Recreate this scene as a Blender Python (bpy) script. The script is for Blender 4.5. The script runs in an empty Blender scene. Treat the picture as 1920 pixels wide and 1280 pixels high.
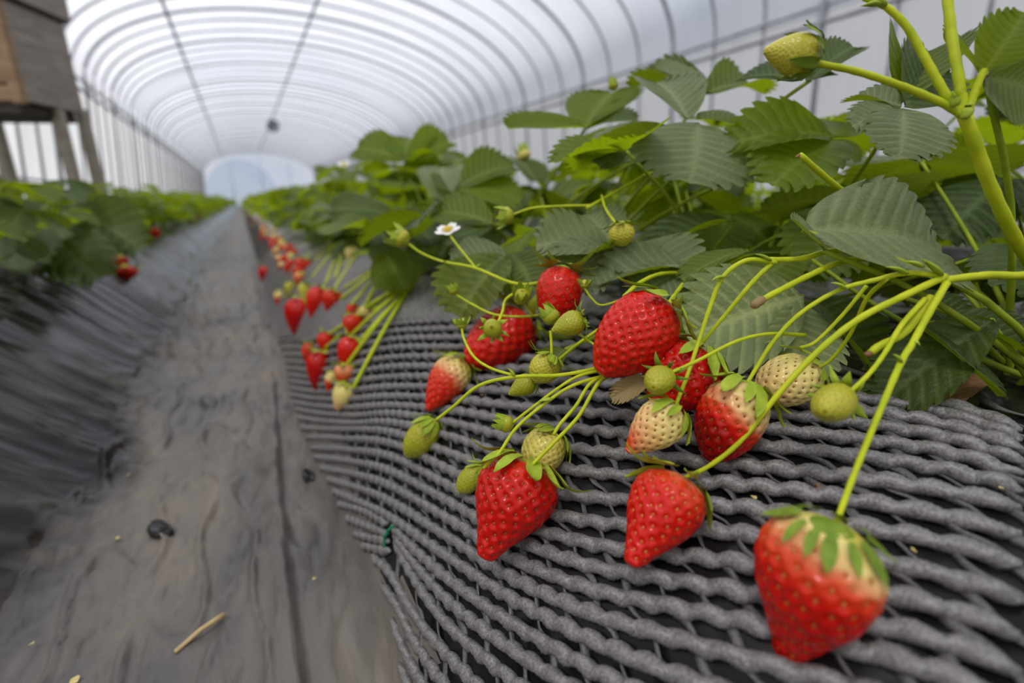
import bpy, bmesh, math, random
import numpy as np
from mathutils import Vector, Matrix, Euler

random.seed(7); np.random.seed(7)
scene = bpy.context.scene
COL = scene.collection
PI = math.pi

# ------------------------------------------------------------------ camera
FPX = 880.0                       # focal length in pixels of a 1920x1280 frame
VPX, VPY = 450.0, 378.0           # where the house's long lines meet
CAM_Z = 0.32                      # camera height over the path
phi = math.atan((640 - VPY) / FPX)
cp, sp = math.cos(phi), math.sin(phi)
_b = (640 - VPY) / FPX
_r, _f = (VPX - 960) / FPX, _b * sp + cp
_n = math.hypot(_r, _f)
TX, TY = _r / _n, _f / _n         # tunnel direction in (right, forward)
R3 = Vector((TY, TX, 0))          # camera right in world
FH = Vector((-TX, TY, 0))         # camera heading in world
FW = FH * cp - Vector((0, 0, 1)) * sp
UP = FH * sp + Vector((0, 0, 1)) * cp
CAM = Vector((0, 0, CAM_Z))
cam = bpy.data.cameras.new('camera')
cam_o = bpy.data.objects.new('camera', cam)
COL.objects.link(cam_o)
cam_o.matrix_world = Matrix(((R3.x, UP.x, -FW.x, CAM.x), (R3.y, UP.y, -FW.y, CAM.y), (R3.z, UP.z, -FW.z, CAM.z), (0, 0, 0, 1)))
cam.sensor_width = 36.0
cam.lens = FPX / 1920 * 36.0
cam.clip_start = 0.005; cam.clip_end = 300
cam.dof.use_dof = True
cam.dof.focus_distance = 0.222
cam.dof.aperture_fstop = 4.6
scene.camera = cam_o

# ------------------------------------------------------------------ world and exposure
SKY = 1.05
world = bpy.data.worlds.new('sky'); scene.world = world
world.use_nodes = True
wn = world.node_tree; wn.nodes.clear()
wo = wn.nodes.new('ShaderNodeOutputWorld'); wb = wn.nodes.new('ShaderNodeBackground')
wt = wn.nodes.new('ShaderNodeTexCoord'); wz = wn.nodes.new('ShaderNodeTexNoise'); wr = wn.nodes.new('ShaderNodeValToRGB')
wz.inputs['Scale'].default_value = 2.2; wz.inputs['Detail'].default_value = 4
wr.color_ramp.elements[0].position = 0.28; wr.color_ramp.elements[0].color = (0.55, 0.72, 1.0, 1)
wr.color_ramp.elements[1].position = 0.46; wr.color_ramp.elements[1].color = (1.04, 1.04, 1.1, 1)
wn.links.new(wt.outputs['Generated'], wz.inputs['Vector']); wn.links.new(wz.outputs['Fac'], wr.inputs['Fac'])
wn.links.new(wr.outputs['Color'], wb.inputs['Color']); wb.inputs['Strength'].default_value = SKY
wn.links.new(wb.outputs['Background'], wo.inputs['Surface'])
sun = bpy.data.lights.new('sun', 'SUN'); sun.energy = 7.0; sun.angle = math.radians(16); sun.color = (1, 0.965, 0.91)
sun_o = bpy.data.objects.new('sun', sun); COL.objects.link(sun_o)
sun_o.rotation_euler = Euler((math.radians(14), math.radians(-26), 0))
scene.view_settings.view_transform = 'Standard'; scene.view_settings.look = 'None'
scene.view_settings.gamma = 1.0; scene.view_settings.use_curve_mapping = False
scene.view_settings.exposure = -0.7
scene.cycles.max_bounces = 7; scene.cycles.diffuse_bounces = 4; scene.cycles.transmission_bounces = 5
scene.cycles.transparent_max_bounces = 10; scene.cycles.sample_clamp_indirect = 6

# ------------------------------------------------------------------ pixel <-> place
def ray(u, v):
    return (R3 * ((u - 960) / FPX) + UP * ((640 - v) / FPX) + FW)
def P(u, v, z):
    return CAM + ray(u, v) * z
def proj(p):
    d = p - CAM; z = d.dot(FW)
    if z < 1e-4: return (-9999, -9999, z)
    return (960 + FPX * d.dot(R3) / z, 640 - FPX * d.dot(UP) / z, z)

PROF_X = [-9, -1.05, -0.98, -0.9, -0.8, -0.6, -0.42, -0.36, -0.31, -0.26, -0.22, -0.19, -0.165, -0.13, 0.0, 0.018, 0.035, 0.052, 0.07, 0.09, 0.115, 0.15, 0.2, 0.28, 0.35, 0.62, 0.74, 0.8, 0.86, 0.92, 0.96, 9]
PROF_Z = [0.02, 0.02, 0.05, 0.13, 0.2, 0.215, 0.208, 0.19, 0.155, 0.105, 0.065, 0.04, 0.026, 0.018, 0.018, 0.026, 0.042, 0.075, 0.12, 0.155, 0.18, 0.202, 0.218, 0.23, 0.234, 0.234, 0.222, 0.195, 0.14, 0.06, 0.02, 0.02]
def prof(x):
    return np.interp(x, PROF_X, PROF_Z)
def prof_s(x):                    # smoothed
    return (prof(x - 0.008) + 2 * prof(x) + prof(x + 0.008)) / 4
def surf(u, v, lift=0.0):
    d = ray(u, v); z = 0.08; last = z
    while z < 40:
        p = CAM + d * z
        if p.z < prof_s(p.x) + lift: break
        last = z; z *= 1.02
    lo, hi = last, z
    for _ in range(24):
        m = (lo + hi) / 2; p = CAM + d * m
        if p.z < prof_s(p.x) + lift: hi = m
        else: lo = m
    return (lo + hi) / 2
def on_surf(u, v, lift=0.0):
    return P(u, v, surf(u, v, lift))

# ------------------------------------------------------------------ materials
def mat(name, col=(0.5, 0.5, 0.5), rough=0.5, spec=0.5, metal=0.0):
    m = bpy.data.materials.new(name); m.use_nodes = True
    b = m.node_tree.nodes['Principled BSDF']
    b.inputs['Base Color'].default_value = (*col, 1); b.inputs['Roughness'].default_value = rough
    b.inputs['Specular IOR Level'].default_value = spec; b.inputs['Metallic'].default_value = metal
    return m, m.node_tree, b
def node(nt, t, **kw):
    n = nt.nodes.new(t)
    for k, v in kw.items():
        if k in n.inputs: n.inputs[k].default_value = v
        else: setattr(n, k, v)
    return n
def ramp(nt, stops):
    n = nt.nodes.new('ShaderNodeValToRGB'); e = n.color_ramp.elements
    while len(e) < len(stops): e.new(0.5)
    for i, (p, c) in enumerate(stops):
        e[i].position = p; e[i].color = (*c, 1) if len(c) == 3 else c
    return n
def noise_col(nt, b, scale, stops, detail=4, coord='Object', rough=0.6):
    tc = node(nt, 'ShaderNodeTexCoord'); nz = node(nt, 'ShaderNodeTexNoise', Scale=scale, Detail=detail, Roughness=rough)
    r = ramp(nt, stops)
    nt.links.new(tc.outputs[coord], nz.inputs['Vector']); nt.links.new(nz.outputs['Fac'], r.inputs['Fac'])
    nt.links.new(r.outputs['Color'], b.inputs['Base Color'])
    return tc, nz, r
def bump(nt, b, fac, strength, dist):
    bp = node(nt, 'ShaderNodeBump', Strength=strength, Distance=dist)
    nt.links.new(fac, bp.inputs['Height']); nt.links.new(bp.outputs['Normal'], b.inputs['Normal'])
    return bp
M = {}
# rope of the mat: charcoal polypropylene yarn, satin
m, nt, b = mat('grey_rope', rough=0.36, spec=0.55); M['rope'] = m
tc, nz, r = noise_col(nt, b, 900, [(0.3, (0.09, 0.084, 0.082)), (0.7, (0.28, 0.264, 0.258))], 3, 'Object')
bump(nt, b, nz.outputs['Fac'], 0.45, 0.0006)
m, nt, b = mat('grey_strand', rough=0.45, spec=0.5); M['strand'] = m
tc, nz, r = noise_col(nt, b, 1100, [(0.3, (0.06, 0.057, 0.056)), (0.7, (0.16, 0.15, 0.148))], 3)
bump(nt, b, nz.outputs['Fac'], 0.4, 0.0005)
# black mulch film
m, nt, b = mat('black_film', (0.012, 0.012, 0.013), 0.2, 0.4); M['film_black'] = m
tc = node(nt, 'ShaderNodeTexCoord'); n2 = node(nt, 'ShaderNodeTexNoise', Scale=9, Detail=4); nt.links.new(tc.outputs['Object'], n2.inputs['Vector'])
cr = ramp(nt, [(0.45, (0.008, 0.008, 0.009)), (0.8, (0.025, 0.022, 0.02))]); nt.links.new(n2.outputs['Fac'], cr.inputs['Fac']); nt.links.new(cr.outputs['Color'], b.inputs['Base Color'])
m, nt, b = mat('matt_black_film', (0.006, 0.006, 0.007), 0.25, 0.2); M['film_mat'] = m
tc = node(nt, 'ShaderNodeTexCoord'); n1 = node(nt, 'ShaderNodeTexNoise', Scale=17, Detail=2, Roughness=0.5, Distortion=0.8); nt.links.new(tc.outputs['Object'], n1.inputs['Vector'])
cr = ramp(nt, [(0.4, (0.005, 0.005, 0.006)), (0.75, (0.02, 0.018, 0.016))]); nt.links.new(n1.outputs['Fac'], cr.inputs['Fac']); nt.links.new(cr.outputs['Color'], b.inputs['Base Color'])
bump(nt, b, n1.outputs['Fac'], 0.7, 0.02)
# film of the path and the bed beside it: trodden and dusty in the middle, clean and glossy up the slope
m, nt, b = mat('path_film', rough=0.5, spec=0.4); M['path'] = m
tc = node(nt, 'ShaderNodeTexCoord'); mp = node(nt, 'ShaderNodeMapping'); mp.inputs['Scale'].default_value = (1.0, 0.5, 1)
nt.links.new(tc.outputs['Object'], mp.inputs['Vector'])
n1 = node(nt, 'ShaderNodeTexNoise', Scale=11, Detail=6, Roughness=0.6, Distortion=0.3); nt.links.new(mp.outputs['Vector'], n1.inputs['Vector'])
n2 = node(nt, 'ShaderNodeTexNoise', Scale=30, Detail=3, Roughness=0.5, Distortion=0.3); nt.links.new(mp.outputs['Vector'], n2.inputs['Vector'])
n3 = node(nt, 'ShaderNodeTexNoise', Scale=7, Detail=4, Roughness=0.6); nt.links.new(tc.outputs['Object'], n3.inputs['Vector'])
cr = ramp(nt, [(0.28, (0.05, 0.048, 0.048)), (0.45, (0.12, 0.11, 0.102)), (0.6, (0.175, 0.152, 0.13)), (0.75, (0.24, 0.188, 0.14))])
nt.links.new(n1.outputs['Fac'], cr.inputs['Fac']); nt.links.new(cr.outputs['Color'], b.inputs['Base Color'])
rr = ramp(nt, [(0.3, (0.34,) * 3), (0.6, (0.6,) * 3)]); nt.links.new(n1.outputs['Fac'], rr.inputs['Fac']); nt.links.new(rr.outputs['Color'], b.inputs['Roughness'])
bump(nt, b, n2.outputs['Fac'], 0.5, 0.012)
b2 = node(nt, 'ShaderNodeBsdfPrincipled'); b2.inputs['Specular IOR Level'].default_value = 0.2
c2 = ramp(nt, [(0.45, (0.006, 0.006, 0.007)), (0.7, (0.03, 0.026, 0.022)), (0.85, (0.07, 0.058, 0.045))]); nt.links.new(n3.outputs['Fac'], c2.inputs['Fac']); nt.links.new(c2.outputs['Color'], b2.inputs['Base Color'])
r2 = ramp(nt, [(0.35, (0.10,) * 3), (0.75, (0.32,) * 3)]); nt.links.new(n3.outputs['Fac'], r2.inputs['Fac']); nt.links.new(r2.outputs['Color'], b2.inputs['Roughness'])
m4 = node(nt, 'ShaderNodeMapping'); m4.inputs['Scale'].default_value = (5, 17, 5); nt.links.new(tc.outputs['Object'], m4.inputs['Vector'])
n4 = node(nt, 'ShaderNodeTexNoise', Scale=1, Detail=3, Roughness=0.5, Distortion=0.4); nt.links.new(m4.outputs['Vector'], n4.inputs['Vector'])
bump(nt, b2, n4.outputs['Fac'], 0.45, 0.02)
sx = node(nt, 'ShaderNodeSeparateXYZ'); nt.links.new(tc.outputs['Object'], sx.inputs[0])
ma = node(nt, 'ShaderNodeMath', operation='MULTIPLY_ADD'); ma.inputs[1].default_value = 0.16; nt.links.new(n3.outputs['Fac'], ma.inputs[0]); nt.links.new(sx.outputs['X'], ma.inputs[2])
mr = node(nt, 'ShaderNodeMapRange'); mr.inputs[1].default_value = -0.115; mr.inputs[2].default_value = -0.07; nt.links.new(ma.outputs[0], mr.inputs[0])
ms = node(nt, 'ShaderNodeMixShader'); nt.links.new(mr.outputs[0], ms.inputs[0]); nt.links.new(b2.outputs[0], ms.inputs[1]); nt.links.new(b.outputs[0], ms.inputs[2])
nt.links.new(ms.outputs[0], nt.nodes['Material Output'].inputs['Surface'])
# greenhouse film
def film(name, trans, tint, thru):
    m = bpy.data.materials.new(name); m.use_nodes = True; nt = m.node_tree; nt.nodes.clear()
    o = node(nt, 'ShaderNodeOutputMaterial'); tl = node(nt, 'ShaderNodeBsdfTranslucent'); tp = node(nt, 'ShaderNodeBsdfTransparent')
    tc = node(nt, 'ShaderNodeTexCoord'); nz = node(nt, 'ShaderNodeTexNoise', Scale=1.3, Detail=4, Roughness=0.6)
    mp = node(nt, 'ShaderNodeMapping'); mp.inputs['Scale'].default_value = (0.7, 2.2, 0.7)
    nt.links.new(tc.outputs['Object'], mp.inputs['Vector']); nt.links.new(mp.outputs['Vector'], nz.inputs['Vector'])
    cr = ramp(nt, [(0.3, tuple(c * 0.86 for c in tint)), (0.65, tint)]); nt.links.new(nz.outputs['Fac'], cr.inputs['Fac'])
    nt.links.new(cr.outputs['Color'], tl.inputs['Color']); tp.inputs['Color'].default_value = (*trans, 1)
    gl = node(nt, 'ShaderNodeBsdfGlossy', Roughness=0.3); gl.inputs['Color'].default_value = (0.9, 0.9, 0.95, 1)
    fr = node(nt, 'ShaderNodeValue'); fr.outputs[0].default_value = 0.04
    m1 = node(nt, 'ShaderNodeMixShader'); m1.inputs[0].default_value = thru
    m2 = node(nt, 'ShaderNodeMixShader')
    nt.links.new(tl.outputs[0], m1.inputs[1]); nt.links.new(tp.outputs[0], m1.inputs[2])
    nt.links.new(fr.outputs[0], m2.inputs[0]); nt.links.new(m1.outputs[0], m2.inputs[1]); nt.links.new(gl.outputs[0], m2.inputs[2])
    nt.links.new(m2.outputs[0], o.inputs['Surface'])
    return m
M['roof'] = film('greenhouse_film', (0.94, 0.96, 1.0), (0.70, 0.72, 0.79), 0.3)
M['wallfilm'] = film('side_film', (0.95, 0.97, 1.0), (0.80, 0.81, 0.83), 0.22)
M['curtain'] = film('door_curtain_film', (0.82, 0.91, 1.0), (0.68, 0.78, 0.9), 0.75)
m, nt, b = mat('galvanised_pipe', (0.30, 0.31, 0.34), 0.45, 0.5, 0.3); M['pipe'] = m
noise_col(nt, b, 20, [(0.3, (0.24, 0.25, 0.28)), (0.7, (0.4, 0.41, 0.44))])
m, nt, b = mat('dark_fan', (0.03, 0.03, 0.035), 0.5); M['fan'] = m
noise_col(nt, b, 15, [(0.3, (0.02, 0.02, 0.023)), (0.7, (0.05, 0.05, 0.055))])
def wood(name, c0, c1, sc=(3, 3, 20)):
    m, nt, b = mat(name, rough=0.7, spec=0.25)
    tc = node(nt, 'ShaderNodeTexCoord'); mp = node(nt, 'ShaderNodeMapping'); mp.inputs['Scale'].default_value = sc
    nz = node(nt, 'ShaderNodeTexNoise', Scale=3.0, Detail=5, Distortion=0.8)
    nt.links.new(tc.outputs['Object'], mp.inputs['Vector']); nt.links.new(mp.outputs['Vector'], nz.inputs['Vector'])
    r = ramp(nt, [(0.3, c0), (0.7, c1)]); nt.links.new(nz.outputs['Fac'], r.inputs['Fac']); nt.links.new(r.outputs['Color'], b.inputs['Base Color'])
    bump(nt, b, nz.outputs['Fac'], 0.3, 0.004)
    return m
M['wood'] = wood('weathered_wood', (0.21, 0.175, 0.15), (0.35, 0.30, 0.265))
M['wood_b'] = wood('brown_wood', (0.22, 0.14, 0.08), (0.36, 0.24, 0.14))
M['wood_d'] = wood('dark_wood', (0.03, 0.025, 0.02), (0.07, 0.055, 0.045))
M['post'] = wood('pale_post', (0.26, 0.23, 0.19), (0.36, 0.32, 0.27))
# leaves
def leaf_mat(name, c_a, c_b, vein, transl, rough=0.45, spec=0.32, tcol=(0.37, 0.50, 0.006)):
    m, nt, b = mat(name, rough=rough, spec=spec)
    tc = node(nt, 'ShaderNodeTexCoord'); nz = node(nt, 'ShaderNodeTexNoise', Scale=2.3, Detail=3)
    oi = node(nt, 'ShaderNodeObjectInfo')
    r = ramp(nt, [(0.25, c_a), (0.75, c_b)])
    ad = node(nt, 'ShaderNodeMath', operation='MULTIPLY_ADD'); ad.inputs[1].default_value = 0.6; 
    nt.links.new(tc.outputs['Object'], nz.inputs['Vector'])
    sb = node(nt, 'ShaderNodeMath', operation='SUBTRACT'); sb.inputs[1].default_value = 0.3
    nt.links.new(nz.outputs['Fac'], sb.inputs[0])
    nt.links.new(oi.outputs['Random'], ad.inputs[0]); nt.links.new(sb.outputs[0], ad.inputs[2])
    nt.links.new(ad.outputs[0], r.inputs['Fac'])
    at = node(nt, 'ShaderNodeAttribute', attribute_name='vein')
    mx = node(nt, 'ShaderNodeMix', data_type='RGBA'); mx.inputs[7].default_value = (*vein, 1)
    nt.links.new(at.outputs['Fac'], mx.inputs[0]); nt.links.new(r.outputs['Color'], mx.inputs[6])
    nt.links.new(mx.outputs[2], b.inputs['Base Color'])
    fn = node(nt, 'ShaderNodeTexNoise', Scale=26, Detail=3); nt.links.new(tc.outputs['Object'], fn.inputs['Vector'])
    bump(nt, b, fn.outputs['Fac'], 0.18, 0.02)
    tl = node(nt, 'ShaderNodeBsdfTranslucent'); tl.inputs['Color'].default_value = (*tcol, 1)
    ms = node(nt, 'ShaderNodeMixShader'); ms.inputs[0].default_value = transl
    o = nt.nodes['Material Output']
    nt.links.new(b.outputs[0], ms.inputs[1]); nt.links.new(tl.outputs[0], ms.inputs[2]); nt.links.new(ms.outputs[0], o.inputs['Surface'])
    return m
M['leaf'] = leaf_mat('leaf_green', (0.06, 0.098, 0.006), (0.115, 0.158, 0.012), (0.2, 0.25, 0.05), 0.40)
M['leaf_grey'] = leaf_mat('leaf_greygreen', (0.105, 0.137, 0.055), (0.17, 0.2, 0.09), (0.24, 0.28, 0.13), 0.24, 0.5)
M['leaf_dark'] = leaf_mat('leaf_dark_green', (0.026, 0.05, 0.006), (0.055, 0.085, 0.011), (0.09, 0.14, 0.035), 0.26)
M['leaf_bright'] = leaf_mat('leaf_bright_green', (0.10, 0.16, 0.004), (0.16, 0.22, 0.008), (0.22, 0.31, 0.04), 0.5)
M['leaf_under'] = leaf_mat('leaf_underside', (0.21, 0.26, 0.11), (0.27, 0.32, 0.14), (0.42, 0.47, 0.19), 0.22, 0.6, 0.25)
M['leaf_far'] = leaf_mat('leaf_row', (0.06, 0.11, 0.01), (0.15, 0.21, 0.03), (0.16, 0.22, 0.05), 0.4)
def simple(name, a, c, scale=60, rough=0.45, spec=0.4, bmp=0.0, dist=0.001):
    m, nt, b = mat(name, rough=rough, spec=spec)
    tc, nz, r = noise_col(nt, b, scale, [(0.3, a), (0.7, c)])
    if bmp: bump(nt, b, nz.outputs['Fac'], bmp, dist)
    return m
M['stem'] = simple('stem_green', (0.36, 0.44, 0.007), (0.56, 0.60, 0.018), 80, 0.5, 0.25)
M['stalk'] = simple('leaf_stalk_green', (0.20, 0.28, 0.012), (0.34, 0.41, 0.025), 60, 0.5, 0.25)
M['sepal'] = simple('sepal_green', (0.22, 0.33, 0.012), (0.42, 0.50, 0.05), 150, 0.5, 0.25)
M['sepal_d'] = simple('sepal_dark', (0.10, 0.18, 0.01), (0.24, 0.33, 0.03), 150, 0.5, 0.25)
M['petal'] = simple('petal_white', (0.75, 0.75, 0.7), (0.85, 0.85, 0.82), 80)
M['stamen'] = simple('flower_yellow', (0.6, 0.42, 0.02), (0.75, 0.55, 0.05), 200)
M['seed_red'] = simple('seed_dark', (0.22, 0.03, 0.008), (0.45, 0.14, 0.03), 400, 0.35)
M['seed_gold'] = simple('seed_gold', (0.42, 0.10, 0.015), (0.62, 0.22, 0.04), 400, 0.35)
M['seed_brown'] = simple('seed_brown', (0.20, 0.05, 0.015), (0.36, 0.13, 0.03), 400, 0.35)
M['seed_green'] = simple('seed_olive', (0.26, 0.24, 0.02), (0.42, 0.37, 0.04), 400, 0.4)
M['dry'] = simple('dry_brown', (0.16, 0.075, 0.03), (0.36, 0.2, 0.09), 120, 0.8, 0.2, 0.5, 0.002)
M['withered'] = simple('withered_sepal', (0.22, 0.2, 0.07), (0.32, 0.2, 0.09), 90, 0.6, 0.3)
M['straw'] = simple('straw', (0.5, 0.36, 0.16), (0.66, 0.5, 0.26), 120, 0.6)
M['tie'] = simple('green_tie', (0.005, 0.16, 0.07), (0.01, 0.24, 0.11), 90, 0.35)
M['fleck'] = simple('cream_fleck', (0.5, 0.4, 0.12), (0.75, 0.65, 0.3), 300, 0.6)
M['soil'] = simple('soil', (0.05, 0.038, 0.028), (0.11, 0.085, 0.06), 30, 0.9, 0.1, 0.6, 0.02)
M['outside'] = simple('outside_ground', (0.16, 0.16, 0.12), (0.24, 0.22, 0.17), 2, 0.9, 0.1)
M['white'] = simple('white_sheet', (0.6, 0.6, 0.6), (0.75, 0.75, 0.75), 6, 0.4)
# berry flesh: colour follows ripeness stored on the mesh
def berry_mat(name, stops, rough, coat):
    m, nt, b = mat(name, rough=rough, spec=0.15)
    at = node(nt, 'ShaderNodeAttribute', attribute_name='ripe')
    r = ramp(nt, stops); nt.links.new(at.outputs['Fac'], r.inputs['Fac']); nt.links.new(r.outputs['Color'], b.inputs['Base Color'])
    b.inputs['Coat Weight'].default_value = coat; b.inputs['Coat Roughness'].default_value = 0.06
    b.inputs['Subsurface Weight'].default_value = 0.12; b.inputs['Subsurface Radius'].default_value = (1.0, 0.35, 0.15); b.inputs['Subsurface Scale'].default_value = 0.003
    return m
M['berry'] = berry_mat('strawberry_flesh', [(0.0, (0.27, 0.30, 0.004)), (0.18, (0.52, 0.47, 0.05)), (0.34, (0.78, 0.63, 0.22)), (0.5, (0.76, 0.36, 0.15)), (0.62, (0.66, 0.06, 0.012)), (0.8, (0.60, 0.007, 0.002)), (1.0, (0.30, 0.002, 0.002))], 0.40, 0.4)

# ------------------------------------------------------------------ mesh helpers
def mesh_from(name, verts, faces, m, smooth=True, attr=None):
    me = bpy.data.meshes.new(name)
    me.from_pydata([tuple(v) for v in verts], [], [tuple(f) for f in faces])
    if m is not None: me.materials.append(m)
    if smooth: me.polygons.foreach_set('use_smooth', [True] * len(me.polygons))
    if attr:
        for k, vals in attr.items():
            a = me.attributes.new(k, 'FLOAT', 'POINT'); a.data.foreach_set('value', list(map(float, vals)))
    me.update()
    return me
def link(name, me, parent=None):
    o = bpy.data.objects.new(name, me); COL.objects.link(o)
    if parent is not None: o.parent = parent
    return o
def tag(o, label, cat, group=None, kind=None):
    o['label'] = label; o['category'] = cat
    if group: o['group'] = group
    if kind: o['kind'] = kind
    return o
def struct(o, label=None):
    o['kind'] = 'structure'
    if label: o['label'] = label
    return o
def empty(name, loc, label, cat, group=None):
    o = bpy.data.objects.new(name, None); COL.objects.link(o); o.location = loc; o.empty_display_size = 0.02
    return tag(o, label, cat, group)
def catmull(pts, n):
    pts = [np.array(p, float) for p in pts]
    if len(pts) == 2:
        return [pts[0] + (pts[1] - pts[0]) * t for t in np.linspace(0, 1, n)]
    p = [2 * pts[0] - pts[1]] + pts + [2 * pts[-1] - pts[-2]]
    ds = np.cumsum([0] + [np.linalg.norm(pts[i + 1] - pts[i]) for i in range(len(pts) - 1)])
    out = []
    for s in np.linspace(0, ds[-1], n):
        i = min(np.searchsorted(ds, s, 'right') - 1, len(pts) - 2)
        t = (s - ds[i]) / max(ds[i + 1] - ds[i], 1e-9)
        a, b_, c, d = p[i], p[i + 1], p[i + 2], p[i + 3]
        out.append(0.5 * ((2 * b_) + (-a + c) * t + (2 * a - 5 * b_ + 4 * c - d) * t * t + (-a + 3 * b_ - 3 * c + d) * t ** 3))
    return out
def tube_geo(pts, rad, sides=8, squash=1.0, twist=0.0, cap=True):
    pts = np.array(pts, float); n = len(pts)
    rad = np.broadcast_to(np.array(rad, float), (n,))
    tan = np.gradient(pts, axis=0); tan /= np.linalg.norm(tan, axis=1)[:, None] + 1e-12
    ref = np.array([0, 0, 1.0])
    verts = []
    for i in range(n):
        t = tan[i]
        r_ = ref if abs(t[2]) < 0.95 else np.array([1.0, 0, 0])
        s = np.cross(t, r_); s /= np.linalg.norm(s); u = np.cross(s, t)
        for k in range(sides):
            a = 2 * PI * k / sides
            ca, sa = math.cos(a), math.sin(a) * squash
            if twist:
                w = twist * i; ca, sa = ca * math.cos(w) - sa * math.sin(w), ca * math.sin(w) + sa * math.cos(w)
            verts.append(pts[i] + (s * ca + u * sa) * rad[i])
    faces = [(i * sides + k, i * sides + (k + 1) % sides, (i + 1) * sides + (k + 1) % sides, (i + 1) * sides + k) for i in range(n - 1) for k in range(sides)]
    if cap:
        verts.append(pts[0]); verts.append(pts[-1]); a, b_ = len(verts) - 2, len(verts) - 1
        faces += [(a, (k + 1) % sides, k) for k in range(sides)]
        o = (n - 1) * sides
        faces += [(b_, o + k, o + (k + 1) % sides) for k in range(sides)]
    return verts, faces
def tube(name, pts, rad, m, parent=None, sides=8, origin=(0, 0, 0), **kw):
    v, f = tube_geo(np.array(pts, float) - np.array(origin, float), rad, sides, **kw)
    return link(name, mesh_from(name, v, f, m), parent)
def box_geo(c, s, rot=0.0):
    x, y, z = s[0] / 2, s[1] / 2, s[2] / 2
    vs = [(-x, -y, -z), (x, -y, -z), (x, y, -z), (-x, y, -z), (-x, -y, z), (x, -y, z), (x, y, z), (-x, y, z)]
    cr, sr = math.cos(rot), math.sin(rot)
    vs = [(c[0] + a * cr - b_ * sr, c[1] + a * sr + b_ * cr, c[2] + d) for a, b_, d in vs]
    return vs, [(3, 2, 1, 0), (4, 5, 6, 7), (0, 1, 5, 4), (1, 2, 6, 5), (2, 3, 7, 6), (3, 0, 4, 7)]
def box(name, c, s, m, parent=None, rot=0.0, bevel=0.004):
    v, f = box_geo(c, s, rot)
    me = mesh_from(name, v, f, m, smooth=False)
    if bevel:
        bm = bmesh.new(); bm.from_mesh(me)
        bmesh.ops.bevel(bm, geom=bm.edges[:], offset=bevel, segments=2, affect='EDGES'); bm.to_mesh(me); bm.free()
    return link(name, me, parent)
def fnoise(x, y, seed=0):         # cheap smooth noise on arrays
    r = np.random.RandomState(seed); s = np.zeros_like(x, float)
    for k in range(9):
        a = r.uniform(0, 2 * PI); fr = r.uniform(0.5, 2.2); ph = r.uniform(0, 7)
        s += np.sin((x * math.cos(a) + y * math.sin(a)) * fr * 2 * PI + ph)
    return s / 4.0

# ================================================================== THE SETTING
# ---- ground: path film and the two raised beds, one height field cut into pieces
def height_strip(name, x0, x1, nx, ys, m, amp, label, folds=False):
    smooth = lambda q: np.clip(q, 0, 1) ** 2 * (3 - 2 * np.clip(q, 0, 1))
    xs = np.linspace(x0, x1, nx)
    X, Y = np.meshgrid(xs, ys)
    Z = prof_s(X)
    Z = Z + amp * (fnoise(X * 9, Y * 4, 5) * 0.5 + fnoise(X * 25, Y * 12, 6) * 0.35)
    if folds:                      # trodden folds on the path, creases running up the slope of the bed
        pm = smooth((X + 0.26) / 0.1) * (1 - smooth((X - 0.02) / 0.05)); bm_ = 1 - smooth((X + 0.2) / 0.1)
        Z = Z + pm * 0.0062 * (np.maximum(0, 1 - np.abs(fnoise(X * 10, Y * 3.2, 7)) * 5) + np.maximum(0, 1 - np.abs(fnoise(X * 18 + 3, Y * 11, 8)) * 6) * 0.6)
        e_ = X + 0.002 + 0.008 * np.sin(Y * 5); Z = Z + pm * 0.011 * (1 - smooth((Y - 0.7) / 0.4)) * np.where(e_ < 0, np.exp(-(e_ / 0.02) ** 2), np.exp(-(e_ / 0.004) ** 2))
        Z = Z + bm_ * 0.0065 * (np.maximum(0, 1 - np.abs(fnoise(X * 1.1 + 5, Y * 6.0, 17)) * 2.2) + 0.45 * np.maximum(0, 1 - np.abs(fnoise(X * 1.6, Y * 13, 19)) * 2.5))
    v = np.stack([X, Y, Z], -1).reshape(-1, 3)
    f = [(j * nx + i, j * nx + i + 1, (j + 1) * nx + i + 1, (j + 1) * nx + i) for j in range(len(ys) - 1) for i in range(nx - 1)]
    o = link(name, mesh_from(name, v, f, m)); struct(o, label)
    return o
ysn = np.concatenate([np.arange(-0.4, 1.6, 0.0075), np.arange(1.6, 5, 0.03), np.arange(5, 31, 0.5)])
height_strip('path', -0.19, 0.058, 110, ysn, M['path'], 0.0022, 'dusty black film trodden flat along the narrow path', folds=True)
ysl = np.concatenate([np.arange(-0.4, 3, 0.012), np.arange(3, 6, 0.05), np.arange(6, 31, 0.5)])
height_strip('raised_bed', -1.06, -0.19, 120, ysn, M['path'], 0.0022, 'long bed under glossy black film beside the wooden box', folds=True)
height_strip('raised_bed', 0.05, 0.97, 132, ysl, M['film_mat'], 0.0008, 'long bed under black film carrying the grey rope mat')
ysf = np.arange(-2, 31.5, 0.5)
def far_bed(x0):
    xs = np.array([0, 0.06, 0.12, 0.2, 0.45, 0.7, 0.78, 0.84, 0.9]); zs = np.array([0.02, 0.06, 0.16, 0.21, 0.225, 0.21, 0.16, 0.06, 0.02])
    X, Y = np.meshgrid(xs + x0, ysf); Z = np.broadcast_to(zs, X.shape) + 0.01 * fnoise(X * 3, Y * 3, 4)
    nx = len(xs); v = np.stack([X, Y, Z], -1).reshape(-1, 3)
    f = [(j * nx + i, j * nx + i + 1, (j + 1) * nx + i + 1, (j + 1) * nx + i) for j in range(len(ysf) - 1) for i in range(nx - 1)]
    struct(link('raised_bed', mesh_from('raised_bed', v, f, M['film_black'])), 'far bed under black film behind the near bed')
far_bed(1.2); far_bed(2.35)
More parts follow.
